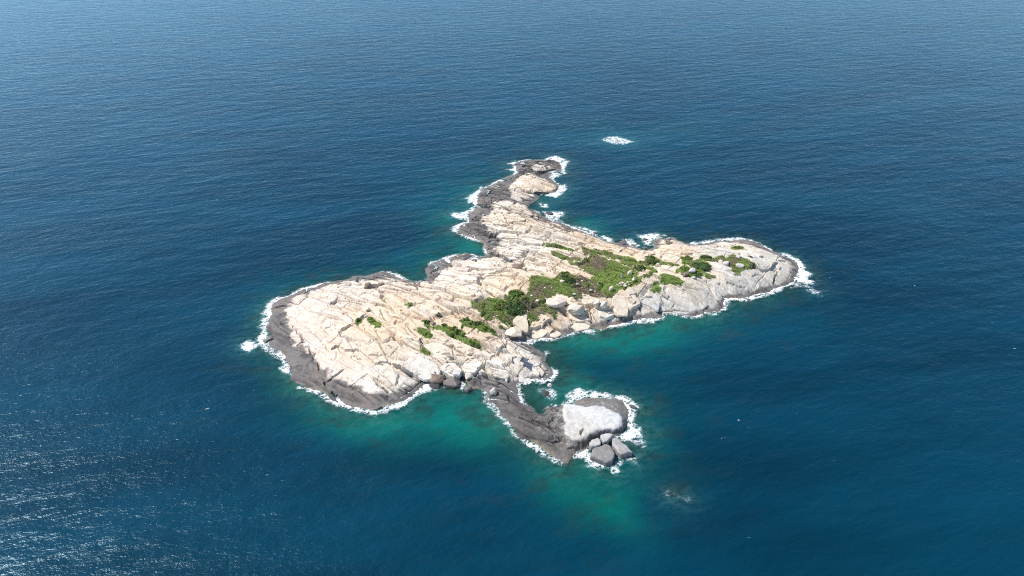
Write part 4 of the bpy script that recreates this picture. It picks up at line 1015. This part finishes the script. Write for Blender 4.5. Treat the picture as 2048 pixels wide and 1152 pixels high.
def shrub(px, py, wpx, label, seed, tall=0.4, green=(0.045, 0.085, 0.022), aspect=0.8, rot=0):
    rg = np.random.default_rng(seed)
    g0 = drop(px, py, ground); mp = m_per_px(g0); r = wpx * mp / 2; hh = max(0.42, 2 * r * tall * 0.66)
    g0 = drop(px, py, lambda a, b: ground(a, b) + hh * 0.35); g0[2] = ground(g0[0], g0[1])
    root = add_obj("shrub", None, label=label, category="shrub", group="shrubs on the island")
    root.location = g0
    nc = int(np.clip(r * r * 3.6, 9, 110))
    an = rg.uniform(0, 2 * math.pi, nc); rr = np.sqrt(rg.uniform(0, 1, nc)) * 0.86
    cx = np.cos(an) * rr * r; cy = np.sin(an) * rr * r * aspect
    ca, sa = math.cos(R(rot)), math.sin(R(rot)); cx, cy = cx * ca - cy * sa, cx * sa + cy * ca
    gz_ = ground(g0[0] + cx, g0[1] + cy) - g0[2]
    cz_ = gz_ + hh * (0.28 + 0.50 * np.sqrt(np.maximum(0, 1 - rr * rr)) * rg.uniform(0.7, 1.1, nc))
    cr = np.clip(r * rg.uniform(0.12, 0.34, nc), 0.28, 0.80)
    C = []; NN = []; COL = []
    for k in range(nc):
        nl = int(46 * min(1.6, cr[k] / 0.5) ** 1.3)
        dv = rg.normal(size=(nl, 3)); dv /= np.linalg.norm(dv, axis=1)[:, None]; dv[:, 2] = np.abs(dv[:, 2]) * 1.0 - 0.25
        C.append(np.array([cx[k], cy[k], cz_[k]]) + dv * cr[k] * rg.uniform(0.6, 1.1, (nl, 1)) * np.array([1, 1, 0.75]))
        n_ = dv + rg.normal(size=(nl, 3)) * 0.45 + np.array([0, 0, 0.35]); NN.append(n_ / np.linalg.norm(n_, axis=1)[:, None])
        base = np.array(green) * rg.uniform(0.6, 1.35) * np.array([rg.uniform(0.85, 1.3), 1, rg.uniform(0.8, 1.2)])
        if rg.random() < 0.12: base = np.array([0.17, 0.15, 0.075]) * rg.uniform(0.7, 1.2)
        COL.append(np.repeat(base[None] * rg.uniform(0.8, 1.2, (nl, 1)), 4, 0))
    C = np.vstack(C); NN = np.vstack(NN)
    V, F = leaf_quads(C, NN, 0.17 + 0.03 * min(r, 3), rg)
    me = make_mesh("foliage", V, F, leaf_mat, False); col_attr(me, "leaf_colour", np.vstack(COL))
    add_obj("foliage", me, parent=root)
    VV, FF = [], []
    for k in range(min(7, nc)):
        a = np.array([cx[k] * 0.03, cy[k] * 0.03, -0.15]); bb = np.array([cx[k], cy[k], cz_[k] + 0.05])
        ax = (bb - a); ax /= np.linalg.norm(ax); t = np.cross(ax, [0.2, 0.9, 0.3]); t /= np.linalg.norm(t); s_ = np.cross(ax, t)
        o_ = len(VV)
        for p, rad in ((a, 0.09), (0.5 * (a + bb) + rg.normal(size=3) * 0.08, 0.06), (bb, 0.025)):
            for j in range(5): VV.append(p + rad * (math.cos(j * 1.2566) * t + math.sin(j * 1.2566) * s_))
        for lv in range(2):
            for j in range(5):
                FF.append((o_ + lv * 5 + j, o_ + lv * 5 + (j + 1) % 5, o_ + lv * 5 + 5 + (j + 1) % 5, o_ + lv * 5 + 5 + j))
    add_obj("stem", make_mesh("stem", VV, np.array(FF), wood_mat), parent=root)


DG1 = (0.085, 0.160, 0.048); MG = (0.14, 0.22, 0.052); LG = (0.19, 0.29, 0.056)
shrub(1030, 620, 50, "biggest dark green thicket in the hollow left of the egg-shaped boulder", 501, 0.17, DG1, 0.8)
shrub(1001, 611, 30, "yellowish green low thicket joining the left side of the biggest thicket", 503, 0.16, (0.19, 0.25, 0.065))
shrub(1031, 587, 28, "light green bush on the slope above the biggest thicket", 505, 0.24, MG)
shrub(1050, 597, 20, "mid green bush right of the light green bush above the biggest thicket", 507, 0.24, (0.13, 0.20, 0.055))
shrub(932, 641, 15, "leftmost dark bush of the short hedge on the near slope", 509, 0.4, DG1)
shrub(945, 647, 16, "second bush from the left in the short hedge on the near slope", 511, 0.38, DG1)
shrub(958, 650, 16, "middle bush of the short hedge on the near slope", 513, 0.38, DG1)
shrub(970, 655, 16, "fourth bush from the left in the short hedge on the near slope", 515, 0.36, DG1)
shrub(984, 662, 16, "rightmost bush of the short hedge on the near slope", 517, 0.32, DG1, 0.6)
shrub(878, 633, 15, "lone oval bush above the green thickets of the near slope", 519, 0.35, DG1)
shrub(853, 644, 17, "dark bush left of the brown boulder on the near slope", 521, 0.3, DG1)
shrub(886, 651, 18, "bush right of the brown boulder on the near slope", 523, 0.3, MG)
shrub(901, 657, 20, "bright bush in the middle of the near slope's green thicket", 525, 0.28, LG)
shrub(917, 665, 18, "lower bush of the near slope's green thicket", 527, 0.26, MG)
shrub(856, 669, 18, "bush in the crack below the brown boulder on the near slope", 529, 0.22, LG, 0.6, -45)
shrub(943, 683, 18, "lowest bright bush at the end of the near slope's crack", 531, 0.25, LG, 0.6, -25)
shrub(927, 675, 12, "small bush in the crack between the thicket and the lowest bright bush", 533, 0.25, MG)
shrub(743, 638, 16, "bright small bush in a hollow of the left lobe", 535, 0.25, LG, 0.6, -40)
shrub(716, 643, 9, "tiny bush under a ledge of the left lobe", 537, 0.3, MG)
shrub(1402, 533, 38, "big round green bush on the right headland", 539, 0.30, (0.09, 0.175, 0.05))
shrub(1374, 517, 22, "bush up and left of the big round headland bush", 541, 0.26, MG)
shrub(1412, 514, 22, "long low bush above the big round headland bush", 543, 0.28, DG1, 0.5)
shrub(1393, 547, 22, "pale green bush at the foot of the big round headland bush", 545, 0.24, MG)
shrub(1305, 523, 27, "wide dark bush on the bare rock right of the meadow top", 547, 0.26, DG1, 0.6)
shrub(1304, 515, 12, "small bush just above the wide dark bush", 549, 0.4, DG1)
shrub(1138, 561, 27, "right-hand of the twin dark bushes at the meadow's left end", 551, 0.28, DG1)
shrub(1127, 551, 22, "left-hand of the twin dark bushes at the meadow's left end", 553, 0.28, MG)
shrub(1173, 573, 14, "small bush in the middle of the meadow near white stones", 555, 0.3, MG)
shrub(1201, 567, 9, "tiny bush among white stones in the bright meadow", 557, 0.3, DG1)
shrub(1293, 551, 16, "bush beside the small upright boulder right of the meadow", 559, 0.28, MG)
shrub(1280, 534, 22, "low dark bush on the rock step right of the meadow", 561, 0.2, DG1, 0.5)
shrub(1500, 513, 10, "small bush near the top of the headland's plant strip", 563, 0.35, DG1)
shrub(1506, 530, 14, "bush at the lower end of the headland's plant strip", 565, 0.25, MG)
shrub(1474, 495, 14, "low bush alone near the headland's back edge", 567, 0.22, MG, 0.5)
shrub(1367, 538, 20, "bush left of the grey boulder on the right headland", 569, 0.24, MG)
shrub(1026, 653, 12, "small bush beside the flat-topped angular block", 571, 0.25, DG1)
shrub(1222, 515, 10, "small bush in the upper meadow by pale rock", 573, 0.3, DG1)

# ------------------------------------------------------------------ meadow: grass, creeping plants and brown heath
cand = np.nonzero(veg > 0.55)[0]
ar = len(cand) * DG * DG
nt = int(min(90000, ar * 26))
pick = RNG.choice(cand, nt)
gxp = x[pick] + RNG.uniform(-0.2, 0.2, nt); gyp = y[pick] + RNG.uniform(-0.2, 0.2, nt)
gzp = ground(gxp, gyp)
gv = gval[pick]
hgt = RNG.uniform(0.10, 0.34, nt) * (0.7 + 0.5 * vnoise(gxp / 1.2, gyp / 1.2, 33))
n3 = 3
an = RNG.uniform(0, 6.283, (nt, n3)); ln = RNG.uniform(0.6, 1.8, (nt, n3)) * hgt[:, None]
wd = 0.10
b0 = np.stack([gxp[:, None] - np.sin(an) * wd, gyp[:, None] + np.cos(an) * wd, np.repeat(gzp[:, None] - 0.03, n3, 1)], -1)
b1 = np.stack([gxp[:, None] + np.sin(an) * wd, gyp[:, None] - np.cos(an) * wd, np.repeat(gzp[:, None] - 0.03, n3, 1)], -1)
tp = np.stack([gxp[:, None] + np.cos(an) * ln, gyp[:, None] + np.sin(an) * ln, gzp[:, None] + hgt[:, None] * RNG.uniform(0.6, 1.0, (nt, n3))], -1)
V = np.stack([b0, b1, tp], 2).reshape(-1, 3)
F = np.arange(len(V)).reshape(-1, 3)
brown = np.array([0.24, 0.19, 0.13]); dull = np.array([0.25, 0.285, 0.095]); bright = np.array([0.29, 0.385, 0.085])
t1 = sstep(0.08, 0.4, gv + RNG.normal(0, 0.12, nt))[:, None]; t2 = sstep(0.55, 0.95, gv + RNG.normal(0, 0.1, nt))[:, None]
cl = brown * (1 - t1) + dull * t1; cl = cl * (1 - t2) + bright * t2
cl = cl * RNG.uniform(0.7, 1.3, (nt, 1))
me = make_mesh("grass", V, F, grass_mat, False)
col_attr(me, "leaf_colour", np.repeat(cl, 9, 0))
add_obj("grass", me, kind="stuff", label="short green and brown meadow plants covering the island's saddle", category="grass")
